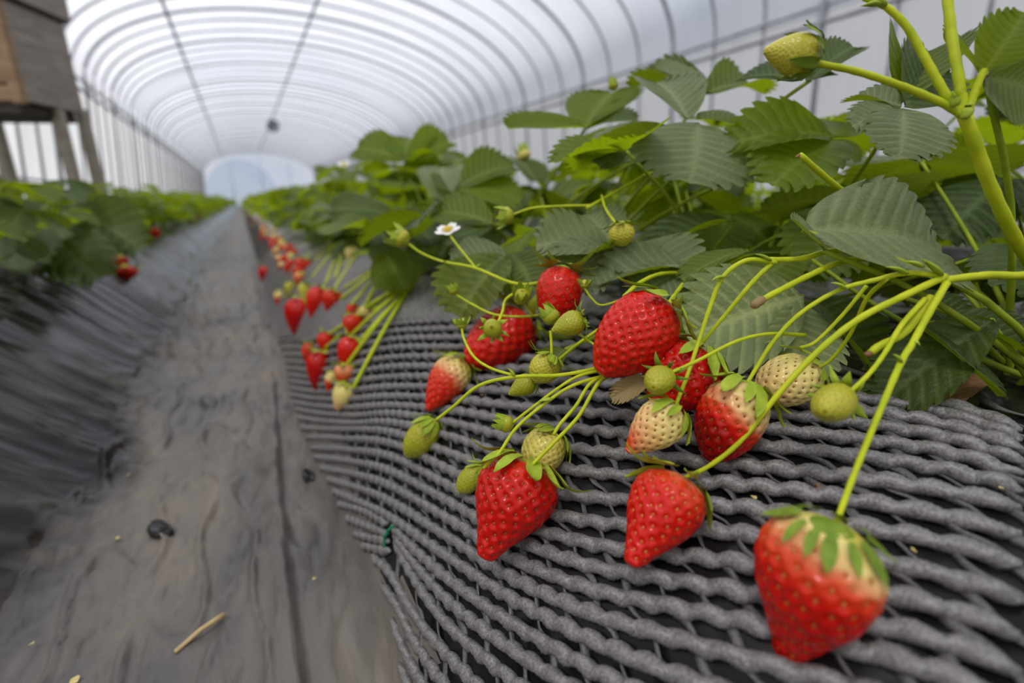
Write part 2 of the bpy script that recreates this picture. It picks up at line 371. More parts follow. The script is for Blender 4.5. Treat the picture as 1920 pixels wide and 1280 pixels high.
g = box('floor', (1.2, 14, -0.03), (5.7, 34, 0.08), M['soil'], bevel=0); struct(g, 'bare soil under the beds')
g = box('outside_ground', (1.2, 14, -0.12), (160, 160, 0.06), M['outside'], bevel=0); struct(g, 'ground outside the greenhouse')

# ---- greenhouse: film roof, side walls, end, pipe frame
XC, HW, ZE, ZR = 1.2, 2.63, 1.30 + CAM_Z, 2.47 + CAM_Z
Y0, Y1 = -2.5, 30.0
def arch(n=40, grow=0.0):
    pts = []
    for i in range(n + 1):
        a = PI * i / n
        pts.append((XC - (HW + grow) * math.cos(a), ZE + (ZR - ZE + grow) * (math.sin(a) ** 0.92 if math.sin(a) > 0 else 0)))
    return pts
SPLAY = 0.16
ar = arch(48, 0.02)
ysr = np.concatenate([np.arange(Y0, 12, 0.115), np.arange(12, Y1 + 0.01, 0.23)])
v = []; f = []
for j, y in enumerate(ysr):
    sag = -0.012 * abs(math.sin(PI * (y - 2.3) / 0.46))
    for (x, z) in ar:
        v.append((x + (XC - x) * -sag * 0.5, y, z + sag))
n = len(ar)
f = [(j * n + i, j * n + i + 1, (j + 1) * n + i + 1, (j + 1) * n + i) for j in range(len(ysr) - 1) for i in range(n - 1)]
struct(link('ceiling', mesh_from('ceiling', v, f, M['roof'])), 'translucent white film stretched over the arched roof')
for side, s in (('left', -1), ('right', 1)):
    v = []; f = []
    ysw = np.arange(Y0, Y1 + 0.1, 0.12)
    for j, y in enumerate(ysw):
        for k in range(7):
            t = k / 6
            v.append((XC + s * (HW + 0.02 + SPLAY * t + 0.012 * math.sin(y * 13 + k) * (0.4 + t)), y, ZE * (1 - t) + 0.02))
    f = [(j * 7 + k, j * 7 + k + 1, (j + 1) * 7 + k + 1, (j + 1) * 7 + k) for j in range(len(ysw) - 1) for k in range(6)]
    struct(link('wall_' + side, mesh_from('wall_' + side, v, f, M['wallfilm'])), 'film side wall on the %s of the house' % side)
# front gable behind the camera and the far gable
def gable(name, y, x_lo, x_hi, z_lo, zcut, m, label, holes=False):
    v = []; f = []; N = 40
    for i in range(N + 1):
        x = x_lo + (x_hi - x_lo) * i / N
        c = max(-1, min(1, (x - XC) / (HW + 0.02)))
        zt = min(zcut, ZE + (ZR - ZE + 0.02) * (1 - c * c) ** 0.46)
        v += [(x, y, z_lo), (x, y + 0.02 * math.sin(i), (zt + z_lo) / 2), (x, y, zt)]
    f = [(3 * i + k, 3 * i + k + 1, 3 * i + 4 + k, 3 * i + 3 + k) for i in range(N) for k in range(2)]
    return struct(link(name, mesh_from(name, v, f, m)), label)
gable('wall_front', Y0, XC - HW, XC + HW, 0, 9, M['wallfilm'], 'film end wall behind the viewer')
# far gable: the door opening is hung with a pale blue arched curtain, daylight shows over it
v = []; f = []; N = 30
for i in range(N + 1):
    x = -1.6 + 3.6 * i / N; c = (x - 0.2) / 1.82
    zt = 0.3 + 2.15 * max(0, 1 - c * c) ** 0.5
    v += [(x, Y1 + 0.05, 0.0), (x, Y1 + 0.05 + 0.04 * math.sin(i * 1.3), zt / 2), (x, Y1 + 0.05, zt)]
f = [(3 * i + k, 3 * i + k + 1, 3 * i + 4 + k, 3 * i + 3 + k) for i in range(N) for k in range(2)]
struct(link('door_1', mesh_from('door_1', v, f, M['curtain'])), 'pale blue film curtain across the far doorway')

fr = empty('greenhouse_frame', (XC, 0, 0), 'galvanised pipe frame of arches and long rails carrying the film roof', 'frame')
ORG = (XC, 0, 0)
def rib_mesh(r, grow):
    pts = [(x, 0, z) for x, z in arch(36, grow)]
    lo = (XC - HW - grow - SPLAY, 0, 0); hi = (XC + HW + grow + SPLAY, 0, 0)
    pts = [lo] + pts + [hi]
    v, f = tube_geo(np.array(pts) - np.array(ORG), r, 8)
    return mesh_from('arch_pipe', v, f, M['pipe'])
rib_thick, rib_thin = rib_mesh(0.019, -0.02), rib_mesh(0.0125, -0.012)
y = 2.3 - 0.4633 * 9; k = 0
while y < Y1:
    if y > Y0:
        o = link('arch_pipe', rib_thick if k % 3 == 0 else rib_thin, fr); o.location = (0, y, 0)
    y += 0.4633; k += 1
def rail(x, z, r):
    return tube('rail_pipe', [(x, Y0, z), (x, 10, z), (x, 20, z), (x, Y1, z)], r, M['pipe'], fr, 8, ORG)
rail(XC, ZR - 0.05, 0.017)
rail(-0.46, ZE + (ZR - ZE) * 0.80 - 0.05, 0.02)
for s in (-1, 1):
    rail(XC + s * (HW - 0.03), ZE + 0.03, 0.014); rail(XC + s * (HW - 0.02), ZE - 0.075, 0.018)
    rail(XC + s * (HW + 0.1), 0.5, 0.012)
clip = None
y = 2.3 - 0.4633 * 9; k = 0
while y < 14:                      # clips where arches cross the side rail
    if y > 0:
        for s in (-1, 1):
            if clip is None:
                vv, ff = box_geo((0, 0, 0), (0.05, 0.045, 0.15)); clip = mesh_from('pipe_clip', vv, ff, M['pipe'], False)
            o = link('pipe_clip', clip, fr); o.location = (s * (HW - 0.03), y, ZE - 0.02)
    y += 0.4633 * 3
# far door posts
for x in (-0.2, 1.2, 2.6):
    tube('gable_post', [(x, Y1 - 0.03, 0), (x, Y1 - 0.03, ZR - 0.25 - 0.18 * abs(x - 1.2))], 0.02, M['pipe'], fr, 8, ORG)

# ---- circulation fan under the ridge
fp = P(512, 236, 14.0)
fan = empty('circulation_fan', fp, 'small dark circulation fan hanging below the ridge rail', 'fan')
def torus_pts(r, n=28): return [(r * math.cos(2 * PI * i / n), 0, r * math.sin(2 * PI * i / n)) for i in range(n + 1)]
for d in (-0.06, 0.06):
    v_, f_ = tube_geo([(a, d, c) for a, b_, c in torus_pts(0.16)], 0.012, 6); link('cage_ring', mesh_from('cage_ring', v_, f_, M['fan']), fan)
v_, f_ = tube_geo([(0, -0.1, 0), (0, 0.1, 0)], 0.06, 14); link('motor', mesh_from('motor', v_, f_, M['fan']), fan)
for k in range(5):
    a = 2 * PI * k / 5
    vv = [(0.05 * math.cos(a) , -0.02, 0.05 * math.sin(a)), (0.15 * math.cos(a - .35), -0.03, 0.15 * math.sin(a - .35)), (0.15 * math.cos(a + .35), 0.03, 0.15 * math.sin(a + .35)), (0.05 * math.cos(a + .5), 0.02, 0.05 * math.sin(a + .5))]
    vv = vv + [(p[0], p[1] + 0.006, p[2]) for p in vv]
    link('blade', mesh_from('blade', vv, [(3, 2, 1, 0), (4, 5, 6, 7), (0, 1, 5, 4), (1, 2, 6, 5), (2, 3, 7, 6), (3, 0, 4, 7)], M['fan']), fan)
tube('hanger', [(0, 0, 0.15), (0, 0, ZR - 0.05 - fp.z)], 0.012, M['fan'], fan, 6)
for k in range(8):
    a = PI * k / 8
    tube('cage_wire', [(0.16 * math.cos(a), -0.075, 0.16 * math.sin(a)), (-0.16 * math.cos(a), -0.075, -0.16 * math.sin(a))], 0.006, M['fan'], fan, 5)
# ================================================================== THE ROPE MAT
TIPS = [(455, 400), (480, 470), (500, 545), (522, 640), (525, 650), (531, 664), (535, 678), (538, 691), (540, 703), (542, 715), (544, 728), (546, 741), (549, 754), (553, 767), (558, 783), (564, 802), (573, 820), (582, 840), (588, 857), (599, 877), (612, 898), (623, 920), (632, 944), (647, 971), (660, 999), (700, 1050), (718, 1100), (738, 1165), (752, 1245), (790, 1400)]
K = {
 -12: [(522, 640), (600, 634), (660, 620), (740, 607), (850, 600), (960, 596), (1110, 588), (1390, 600)],
 -11: [(527, 652), (600, 650), (660, 635), (740, 621), (850, 616), (960, 614), (1110, 607), (1390, 622)],
 -10: [(532, 665), (600, 665), (660, 651), (740, 636), (850, 633), (960, 632), (1110, 627), (1390, 645)],
 -9: [(535, 678), (600, 680), (660, 667), (740, 652), (850, 651), (960, 651), (1110, 648), (1390, 668), (1600, 700)],
 -8: [(538, 691), (600, 694), (660, 683), (740, 670), (850, 669), (960, 671), (1110, 670), (1390, 692), (1600, 722), (1770, 757), (1920, 806)],
 -7: [(540, 703), (600, 708), (660, 699), (740, 688), (850, 688), (960, 691), (1110, 693), (1390, 716), (1600, 744), (1770, 775), (1920, 824)],
 -6: [(542, 715), (600, 721), (660, 715), (740, 707), (850, 707), (960, 712), (1110, 717), (1390, 741), (1600, 766), (1770, 796), (1920, 842)],
 -5: [(544, 728), (600, 735), (660, 732), (740, 725), (850, 727), (960, 734), (1110, 742), (1390, 768), (1600, 792), (1770, 820), (1920, 866)],
 -4: [(546, 741), (600, 748), (660, 748), (740, 743), (850, 748), (960, 761), (1110, 774), (1390, 798), (1600, 822), (1770, 847), (1920, 890)],
 -3: [(549, 754), (600, 762), (660, 764), (740, 760), (850, 770), (960, 789), (1110, 807), (1390, 832), (1600, 854), (1770, 880), (1920, 918)],
 -2: [(553, 767), (600, 775), (660, 779), (740, 776), (850, 793), (960, 821), (1110, 845), (1390, 872), (1600, 895), (1770, 920), (1920, 952)],
 -1: [(558, 783), (610, 790), (660, 793), (740, 793), (850, 820), (960, 857), (1110, 886), (1390, 908), (1600, 937), (1770, 967), (1920, 1003)],
 0: [(564, 802), (620, 805), (680, 805), (740, 812), (820, 840), (895, 870), (970, 903), (1053, 926), (1177, 938), (1390, 951), (1600, 985), (1770, 1017), (1920, 1060)],
 1: [(573, 820), (640, 822), (740, 833), (850, 885), (960, 941), (1110, 978), (1250, 988), (1390, 1001), (1600, 1040), (1770, 1080), (1920, 1124)],
 2: [(582, 840), (650, 843), (740, 858), (850, 915), (960, 975), (1110, 1020), (1250, 1038), (1390, 1056), (1600, 1100), (1770, 1140), (1920, 1192)],
 3: [(588, 857), (660, 865), (740, 886), (850, 945), (960, 1008), (1110, 1062), (1250, 1086), (1390, 1110), (1600, 1160), (1770, 1203), (1920, 1260)],
 4: [(599, 877), (670, 890), (740, 914), (850, 978), (960, 1046), (1110, 1105), (1250, 1136), (1390, 1165), (1600, 1215), (1770, 1264), (1920, 1330)],
 5: [(612, 898), (680, 917), (740, 944), (850, 1013), (960, 1083), (1110, 1150), (1250, 1192), (1390, 1233), (1600, 1290), (1800, 1370)],
 6: [(623, 920), (690, 947), (740, 974), (850, 1050), (960, 1122), (1110, 1200), (1250, 1258), (1390, 1310), (1560, 1380)],
 7: [(735, 985), (780, 1032), (850, 1092), (960, 1168), (1110, 1255), (1250, 1326), (1380, 1390)],
 8: [(738, 1000), (782, 1060), (850, 1135), (960, 1217), (1110, 1312), (1240, 1390)],
 9: [(740, 1012), (778, 1085), (840, 1170), (940, 1258), (1080, 1370)],
 10: [(696, 1042), (732, 1075), (767, 1135), (810, 1195), (880, 1270), (980, 1370)],
 11: [(715, 1095), (745, 1135), (775, 1197), (815, 1258), (880, 1340)],
 12: [(735, 1160), (760, 1222), (795, 1285), (840, 1350)],
 13: [(749, 1245), (778, 1305), (810, 1360)],
 20: [(632, 944), (680, 957), (728, 982)], 21: [(647, 971), (690, 986), (728, 1002)], 22: [(660, 999), (700, 1010), (730, 1016)], 23: [(678, 1022), (708, 1030), (732, 1034)],
}
mat_o = empty('rope_mat', (0.16, 0.2, 0.2), 'charcoal mat of thick ropes and thin cross strands over the bed edge', 'mat')
MO = np.array([0.16, 0.2, 0.2])
RR = 0.0030
_tx = np.linspace(-1.2, 1.1, 4601); _tz = prof_s(_tx).tolist()
def prof_s(x):                     # table look-up for scalars
    if isinstance(x, np.ndarray): return (prof(x - 0.008) + 2 * prof(x) + prof(x + 0.008)) / 4
    i = int((x + 1.2) * 2000)
    return _tz[max(0, min(4600, i))]
def rope_radius(pts, r0, seed):
    d = np.concatenate([[0], np.cumsum(np.linalg.norm(np.diff(pts, axis=0), axis=1))])
    rs = np.random.RandomState(seed)
    ph = rs.uniform(0, 6)
    w = 2 * PI / 0.0125
    r = 1.16 * r0 * (1 + 0.03 * np.sin(d * w + ph) + 0.04 * np.sin(d * w * 0.37 + ph * 2))
    off = 0.0006 * np.stack([0.2 * np.cos(d * w + ph), np.cos(d * w + ph), 0.9 * np.sin(d * w + ph)], 1)
    n = len(d); e = np.minimum(1, np.minimum(d, d[-1] - d) / 0.008 + 0.3)
    return r * e, off
ROPE = {}
def d_step(pts): return float(np.mean(np.linalg.norm(np.diff(pts, axis=0), axis=1)))
def add_rope(pts, idx, sides=9, r0=RR):
    pts = np.array(pts)
    r, off = rope_radius(pts, r0, idx + 500)
    step = d_step(pts); o = tube('rope', pts + off, r, M['rope'], mat_o, sides, MO, squash=0.8, twist=PI * step / 0.0115)
    return o
for idx, keys in K.items():
    n = 12 * len(keys) + (60 if len(keys) > 9 else 10)
    px = catmull([(a, b_, 0) for a, b_ in keys], n)
    pts = [on_surf(p[0], p[1], RR * 1.0) for p in px]
    pts = [p for p in pts if p.x < 0.295]
    # even spacing so that the lumps of the yarn are even
    arr = np.array([tuple(p) for p in pts]); d = np.concatenate([[0], np.cumsum(np.linalg.norm(np.diff(arr, axis=0), axis=1))])
    m_ = max(12, int(d[-1] / 0.0016)); s = np.linspace(0, d[-1], m_)
    arr = np.stack([np.interp(s, d, arr[:, c]) for c in range(3)], 1)
    for _ in range(6): arr[1:-1] = (arr[:-2] + 2 * arr[1:-1] + arr[2:]) / 4
    ROPE[idx] = arr; add_rope(arr, idx)
base = ROPE[-12]
def drape(x, lift): return float(prof_s(np.array([x]))[0]) + lift
_d = base[0] - base[4]; _d /= np.linalg.norm(_d); _e = []
for q in range(1, 16):
    x_ = base[0, 0] - 0.0016 * q; _e.append((x_, base[0, 1] + 0.0009 * q, 0))
base_l = np.vstack([np.array(_e[::-1]), base])
for k in range(1, 104):
    dy = 0.0138 * k
    a = (base if k < 14 else base_l).copy(); a[:, 1] += dy
    t = np.clip(dy / 1.2, 0, 1)
    a[:, 0] = a[:, 0] + 0.003 * np.sin(a[:, 1] * 14 + k * .05)
    step = 1 if k < 20 else (2 if k < 50 else 4)
    a = a[::step]
    a[:, 2] = prof_s(a[:, 0]) + RR
    add_rope(a, -12 - k, 8 if k < 30 else 5)
# the mat goes on down the house, too fine there to pick ropes apart
VV, FF = [], []
for k in range(104, 520):
    a = base_l.copy()[::14]; a[:, 1] += 0.0138 * k; a[:, 2] = prof_s(a[:, 0]) + RR
    v_, f_ = tube_geo(a - MO, RR, 4, cap=False); o_ = len(VV); VV += list(v_); FF += [tuple(i + o_ for i in q) for q in f_]
o = link('distant_ropes', mesh_from('distant_ropes', VV, FF, M['rope']), mat_o); o['kind'] = 'stuff'
# thin cross strands under the ropes
tip_v = [p[1] for p in TIPS]; tip_u = [p[0] for p in TIPS]
cnt = 0
for x0 in np.arange(-0.26, 0.33, 0.0098):
    run = []
    def flush(run):
        global cnt
        if len(run) > 8:
            a = np.array(run); nn = len(a)
            rad = 0.0019 * (1 + 0.15 * np.sin(np.arange(nn) * 1.1))
            tube('cross_strand', a, rad, M['strand'], mat_o, 5, MO, squash=0.42, twist=0.22); cnt += 1
    y = -0.03
    while y < 1.15:
        x = x0 + 0.26 * y - 0.05 * y * y + 0.0011 * math.sin(y * 2 * PI / 0.021 + x0 * 300)
        ok_ = 0.02 < x < 0.288
        if ok_:
            z = drape(x, 0.0012); u, v_, zz = proj(Vector((x, y, z)))
            if zz > 0 and u < np.interp(v_, tip_v, tip_u) + 12: ok_ = False
        if ok_: run.append((x, y, z))
        else: flush(run); run = []
        y += 0.0032 if y < 0.5 else 0.008
    flush(run)
# the green tie joining two mats
tp = [P(738, 985, surf(738, 985) - 0.008), P(728, 995, surf(728, 995) - 0.008), P(722, 1008, surf(722, 1008) - 0.008), P(721, 1027, surf(721, 1027) - 0.004), P(726, 1034, surf(726, 1034) + 0.004)]
tie = tube('wire_tie', catmull(tp, 20), 0.0012, M['tie'], None, 8, tp[0]); tie.location = tp[0]
tag(tie, 'short bright green wire tie clipped on the mat corner', 'tie')

# ================================================================== WOODEN BOX ON LEGS
D1 = (P(900, 378, 1.0) - CAM); D1.z = 0; D1.normalize(); D2 = Vector((-D1.y, D1.x, 0))
c0 = P(42, 190, 1.75)
hz = c0.z
hive = empty('wooden_box', (c0.x, c0.y, 0.2), 'weathered wooden box with a lid raised on pale legs over the bed', 'box')
rot = math.atan2(D1.y, D1.x)
def hb(name, a0, a1, b0, b1, z0, z1, m, bev=0.004):
    c = c0 + D1 * ((a0 + a1) / 2) + D2 * ((b0 + b1) / 2)
    o = box(name, (c.x - c0.x, c.y - c0.y, (z0 + z1) / 2 - 0.2), (a1 - a0, b1 - b0, z1 - z0), m, hive, rot, bev); return o
LN = 0.275
hb('side_board', 0, LN, -0.012, 0.008, hz, hz + 0.34, M['wood'])
hb('end_board', 0.0, 0.02, 0.01, 0.36, hz + 0.06, hz + 0.34, M['wood_b'])
hb('end_board', -0.012, 0.012, -0.014, 0.03, hz - 0.01, hz + 0.36, M['wood_b'])
hb('end_board', 0.0, 0.02, 0.01, 0.36, hz - 0.0, hz + 0.055, M['wood_b'])
hb('back_board', 0, LN, 0.34, 0.36, hz, hz + 0.34, M['wood'])
hb('end_board', LN - 0.02, LN - 0.001, 0.01, 0.34, hz, hz + 0.34, M['wood'])
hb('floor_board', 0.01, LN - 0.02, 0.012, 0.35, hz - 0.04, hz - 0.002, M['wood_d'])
hb('lid', -0.02, LN + 0.015, -0.035, 0.38, hz + 0.345, hz + 0.47, M['wood'])
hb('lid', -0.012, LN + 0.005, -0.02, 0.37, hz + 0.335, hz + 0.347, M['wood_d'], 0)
for (u, zz) in ((106, 1.9), (152, 2.0)):
    t = P(u, 205, zz)
    for off in (0, 0.36):
        q = t + D2 * off
        o = box('leg', (q.x - c0.x, q.y - c0.y, (q.z + 0.17) / 2 - 0.2), (0.036, 0.036, q.z - 0.17), M['post'], hive, rot, 0.003)

# ================================================================== BERRIES
SHAPES = {
 'cone': ([0, .04, .1, .2, .32, .5, .68, .82, .92, .97, 1], [.22, .55, .78, .95, 1, .92, .70, .47, .28, .17, 0]),
 'pear': ([0, .04, .1, .2, .32, .5, .68, .82, .92, .97, 1], [.22, .58, .83, .98, 1, .87, .60, .40, .29, .21, 0]),
 'wide': ([0, .04, .1, .2, .35, .52, .70, .84, .93, .97, 1], [.2, .50, .72, .92, 1, .97, .83, .60, .38, .25, 0]),
 'egg': ([0, .04, .1, .2, .36, .55, .72, .85, .93, .97, 1], [.2, .48, .70, .90, 1, .98, .86, .64, .42, .28, 0]),
}
def prof_r(shape, t):
    a, b_ = SHAPES[shape]; g = np.linspace(0, 1, 201); r = np.interp(g, a, b_)
    k = np.array([1, 2, 3, 2, 1]) / 9.0
    rr = np.convolve(np.pad(r, 2, 'edge'), k, 'valid'); rr[-3:] = r[-3:]
    return np.interp(t, g, rr)
def smooth01(x): x = np.clip(x, 0, 1); return x * x * (3 - 2 * x)
def berry_geo(L, Rm, shape, nu, nv, nseed, bend, rs, dimple):
    t = 0.5 - 0.5 * np.cos(np.linspace(0.0, PI, nv))
    t = 0.35 * np.linspace(0, 1, nv) + 0.65 * t
    r = prof_r(shape, t) * Rm
    tipr = np.sqrt(np.clip(1 - ((t - .96) / .04).clip(0, 1) ** 2, 0, 1))
    r = np.where(t > .96, prof_r(shape, .96) * Rm * tipr, r)
    th = np.linspace(0, 2 * PI, nu, endpoint=False)
    T, TH = np.meshgrid(t, th, indexing='ij'); RRr = np.broadcast_to(r[:, None], T.shape)
    lob = 1 + 0.035 * np.sin(2 * TH + rs.uniform(0, 6)) + 0.02 * np.sin(3 * TH + rs.uniform(0, 6))
    ba = rs.uniform(0, 2 * PI)
    zc = T * L - 0.10 * Rm * np.exp(-(T / 0.05) ** 2) * 0
    X = RRr * lob * np.cos(TH) + bend * L * math.cos(ba) * (T ** 2); Y = RRr * lob * np.sin(TH) + bend * L * math.sin(ba) * (T ** 2); Z = zc
    Vt = np.stack([X, Y, Z], -1)
    # surface normals
    du = np.roll(Vt, -1, 1) - np.roll(Vt, 1, 1); dv = np.gradient(Vt, axis=0)
    N = np.cross(du, dv); N /= np.linalg.norm(N, axis=2, keepdims=True) + 1e-12
    cen = Vt.mean(1, keepdims=True)
    sgn = np.sign((N * (Vt - cen)).sum(2)); N *= np.where(sgn == 0, 1, sgn)[..., None]
    seeds = []
    if nseed:
        g = np.linspace(0.03, 0.985, 400); w = prof_r(shape, g) + 0.06; cw = np.cumsum(w); cw /= cw[-1]
        for i in range(nseed):
            tt = float(np.interp((i + 0.5) / nseed, cw, g)) + rs.uniform(-.004, .004); a = (i * 2.399963) % (2 * PI) + rs.uniform(-.05, .05)
            jv = int(np.clip(np.searchsorted(t, tt), 1, nv - 2)); ju = int(round(a / (2 * PI) * nu)) % nu
            seeds.append((Vt[jv, ju].copy(), N[jv, ju].copy()))
        if dimple:
            S = np.array([s[0] for s in seeds]); flat = Vt.reshape(-1, 3); nn = N.reshape(-1, 3)
            area = 2 * PI * Rm * L * 0.62; sp_ = math.sqrt(area / nseed); rad = sp_ * 0.36
            D = np.full(len(flat), 9.0)
            for i0 in range(0, len(flat), 4000):
                D[i0:i0 + 4000] = np.sqrt(((flat[i0:i0 + 4000, None, :] - S[None]) ** 2).sum(2)).min(1)
            fade = np.repeat(np.clip(np.minimum(t / 0.06, (1 - t) / 0.05), 0.15, 1), nu)
            h = -dimple * np.exp(-(D / rad) ** 2 * 1.3) + 0.25 * dimple * np.clip(D / sp_, 0, 1)
            flat = flat + nn * (h * fade)[:, None]; Vt = flat.reshape(Vt.shape)
    return Vt, T, TH, N, seeds
def grid_faces(nv, nu):
    return [(i * nu + k, i * nu + (k + 1) % nu, (i + 1) * nu + (k + 1) % nu, (i + 1) * nu + k) for i in range(nv - 1) for k in range(nu)]
_ico = None
def ico():
    global _ico
    if _ico is None:
        bm = bmesh.new(); bmesh.ops.create_icosphere(bm, subdivisions=1, radius=1)
        _ico = (np.array([v.co[:] for v in bm.verts]), [tuple(v.index for v in f.verts) for f in bm.faces]); bm.free()
    return _ico
def frame(zaxis, hint=Vector((0.3, 0.2, 1))):
    z = zaxis.normalized(); x = hint - z * hint.dot(z)
    if x.length < 1e-4: x = Vector((1, 0, 0)) - z * z.x
    x.normalize(); y = z.cross(x)
    return Matrix((x, y, z)).transposed()
def berry_at(A, B, Rm, label, ripe=(0.8, 0.85, 0, 0.4), side=None, shape='cone', res=2, nseed=170, seedm='seed_red', nsep=10, sepk='n', sepl=0.75, sepup=25, group=None, seed=0, name='strawberry', cat='strawberry', bend=0.03, dim=1.0, spread=30, flare=None, sepw=1.0, cup=None):
    """A: place of the calyx, B: tip. ripe = (value at calyx, value at tip, t0, t1); side = (world vec, amount)"""
    rs = np.random.RandomState(seed + 77)
    if flare is None: flare = 0.9 if sepup >= 20 else (0.55 if sepup > 0 else (0.35 if sepup > -25 else 0.12))
    root = empty(name, A, label, cat, group)
    ax = B - A; L = ax.length; F = frame(ax, Vector((rs.uniform(-1, 1), rs.uniform(-1, 1), rs.uniform(-1, 1))))
    nu, nv = {3: (150, 110), 2: (110, 80), 1: (26, 20), 0: (14, 12)}[res]
    Vt, T, TH, N, seeds = berry_geo(L, Rm, shape, nu, nv, nseed if res >= 2 else 0, bend, rs, dim * 0.0011 * (Rm / 0.018) if res >= 2 else 0)
    Fm = np.array(F); W = Vt.reshape(-1, 3) @ Fm.T; Nw = N.reshape(-1, 3) @ Fm.T
    rp = ripe[0] + (ripe[1] - ripe[0]) * smooth01((T.reshape(-1) - ripe[2]) / max(1e-3, ripe[3] - ripe[2]))
    if side is not None:
        sv = np.array(side[0].normalized()); w_ = 1.0 if len(side) < 3 else side[2]
        rp = rp + side[1] * smooth01((Nw @ sv) * 0.75 + 0.2) * (1 - smooth01(T.reshape(-1) * w_))
    rp = np.clip(rp + 0.02 * fnoise(W[:, 0] * 60, W[:, 1] * 60 + W[:, 2] * 47, seed), 0, 1)
    fcs = grid_faces(nv, nu)
    W = np.vstack([W, W[:nu].mean(0), W[-nu:].mean(0)]); rp = np.concatenate([rp, [rp[0], rp[-1]]])
    a, b_ = len(W) - 2, len(W) - 1; o_ = (nv - 1) * nu
    fcs += [(a, (k + 1) % nu, k) for k in range(nu)] + [(b_, o_ + k, o_ + (k + 1) % nu) for k in range(nu)]
    fcs = [tuple(reversed(q)) for q in fcs]
    body = link('flesh', mesh_from('flesh', W, fcs, M['berry'], attr={'ripe': rp}), root)
    if res >= 2 and nseed:
        iv, if_ = ico(); sv_, sf_ = [], []
        area = 2 * PI * Rm * L * 0.62; ss = min(0.0010, math.sqrt(area / nseed) * 0.24) * 0.8
        for p, nrm in seeds:
            nz = nrm; zx = np.array([0, 0, 1.0]) - nz * nz[2]; zx /= np.linalg.norm(zx) + 1e-9; yy = np.cross(nz, zx)
            q = p - nz * (dim * 0.0011 * (Rm / 0.018) * 0.85) + (iv[:, :1] * zx * 1.35 + iv[:, 1:2] * yy * 0.8 + iv[:, 2:] * nz * 0.5) * ss
            o_ = len(sv_) * 0 + sum(len(x) for x in sv_); sv_.append(q); sf_ += [tuple(i + o_ for i in fc) for fc in if_]
        so = link('seeds', mesh_from('seeds', np.vstack(sv_) @ Fm.T, sf_, M[seedm]), body); so['kind'] = 'stuff'
    # calyx
    sm = M['sepal'] if sepk == 'n' else M['sepal_d']
    if res >= 1 and nsep:
        v_, f_ = tube_geo([(0, 0, 0.10 * Rm), (0, 0, 0.03 * Rm), (0, 0, -0.06 * Rm)], [0.40 * Rm, 0.34 * Rm, 0.10 * Rm], 12)
        v_ = np.array(v_) @ Fm.T
        cx = link('calyx', mesh_from('calyx', v_, f_, sm), root)
        cover0 = min(0.85, sepl * Rm / L * 1.15)
        for k in range(nsep):
            an = 2 * PI * k / nsep + rs.uniform(-.2, .2); fl = max(-0.02, flare + rs.uniform(-.5, .6) * flare); cv = cover0 * rs.uniform(0.8, 1.15) * (1 if k % 2 else 0.82)
            wd = sepw * (0.20 if k % 2 else 0.15) * (1.25 if sepl > 1 else 1); bendk = rs.uniform(-.25, .25); sv = []
            for i in range(9):
                q = i / 8; tt = 0.02 + cv * q * (1 - 0.45 * min(1, fl) * q); r = float(prof_r(shape, tt)) * Rm
                w_ = wd * Rm * (math.sin(PI * (0.2 + 0.8 * q)) if i < 8 else 0.02)
                lift = (0.11 if res > 1 else 0.08) * Rm + fl * Rm * 0.95 * q ** 2.2
                rr_ = r + lift * 0.8; zz = tt * L - lift * 0.62 * min(1, fl * 1.2) - 0.09 * Rm * (1 - q)
                if cup is not None: rr_ = Rm * (0.45 + 0.62 * math.sin(min(1, q * 1.6) * PI / 2) * (1 - 0.55 * q * (1 - cup)) + cup * q * 0.7); zz = L * 1.45 * q * (1 - 0.25 * cup * q); w_ *= 1.9
                for c_ in (-1, -.5, 0, .5, 1):
                    a_ = an + bendk * q + c_ * w_ / max(rr_, 0.3 * Rm)
                    l2 = 0.05 * Rm * abs(c_) * (1 if fl > 0.3 else 0.2)
                    sv.append((math.cos(a_) * (rr_ + l2), math.sin(a_) * (rr_ + l2), zz - l2))
            sf = [(i * 5 + j, i * 5 + j + 1, i * 5 + j + 6, i * 5 + j + 5) for i in range(8) for j in range(4)]
            link('sepal', mesh_from('sepal', np.array(sv) @ Fm.T, sf, sm), cx)
    elif nsep:
        v_, f_ = [], []
        for k in range(6):
            an = 2 * PI * k / 6; c_, s_ = math.cos(an), math.sin(an); o_ = len(v_)
            v_ += [(0, 0, -0.05 * Rm), (0.5 * Rm * math.cos(an - .4), 0.5 * Rm * math.sin(an - .4), 0), (0.95 * Rm * c_, 0.95 * Rm * s_, -0.1 * Rm), (0.5 * Rm * math.cos(an + .4), 0.5 * Rm * math.sin(an + .4), 0)]
            f_.append((o_, o_ + 1, o_ + 2, o_ + 3))
        link('calyx', mesh_from('calyx', np.array(v_) @ Fm.T, f_, sm), root)
    return root
CAMR, CAMU, TOC = R3, UP, -FW
def berry_px(cal, tip, width, label, z=None, dz=None, **kw):
    cu, cv = (cal[0] + tip[0]) / 2, (cal[1] + tip[1]) / 2
    if z is None:
        zs = surf(cu, cv, RR * 2); r_ = width * zs / FPX / 2; z = zs - 0.9 * r_
        d_ = 0.35 * max(-0.02, min(0.02, surf(tip[0], tip[1]) - surf(cal[0], cal[1])))
    else: d_ = 0.0
    if dz is not None: d_ = dz
    A, B = P(cal[0], cal[1], z - d_), P(tip[0], tip[1], z + d_)
    return berry_at(A, B, width * z / FPX / 2, label, **kw), A
R_, U_, C_ = R3.copy(), UP.copy(), -FW
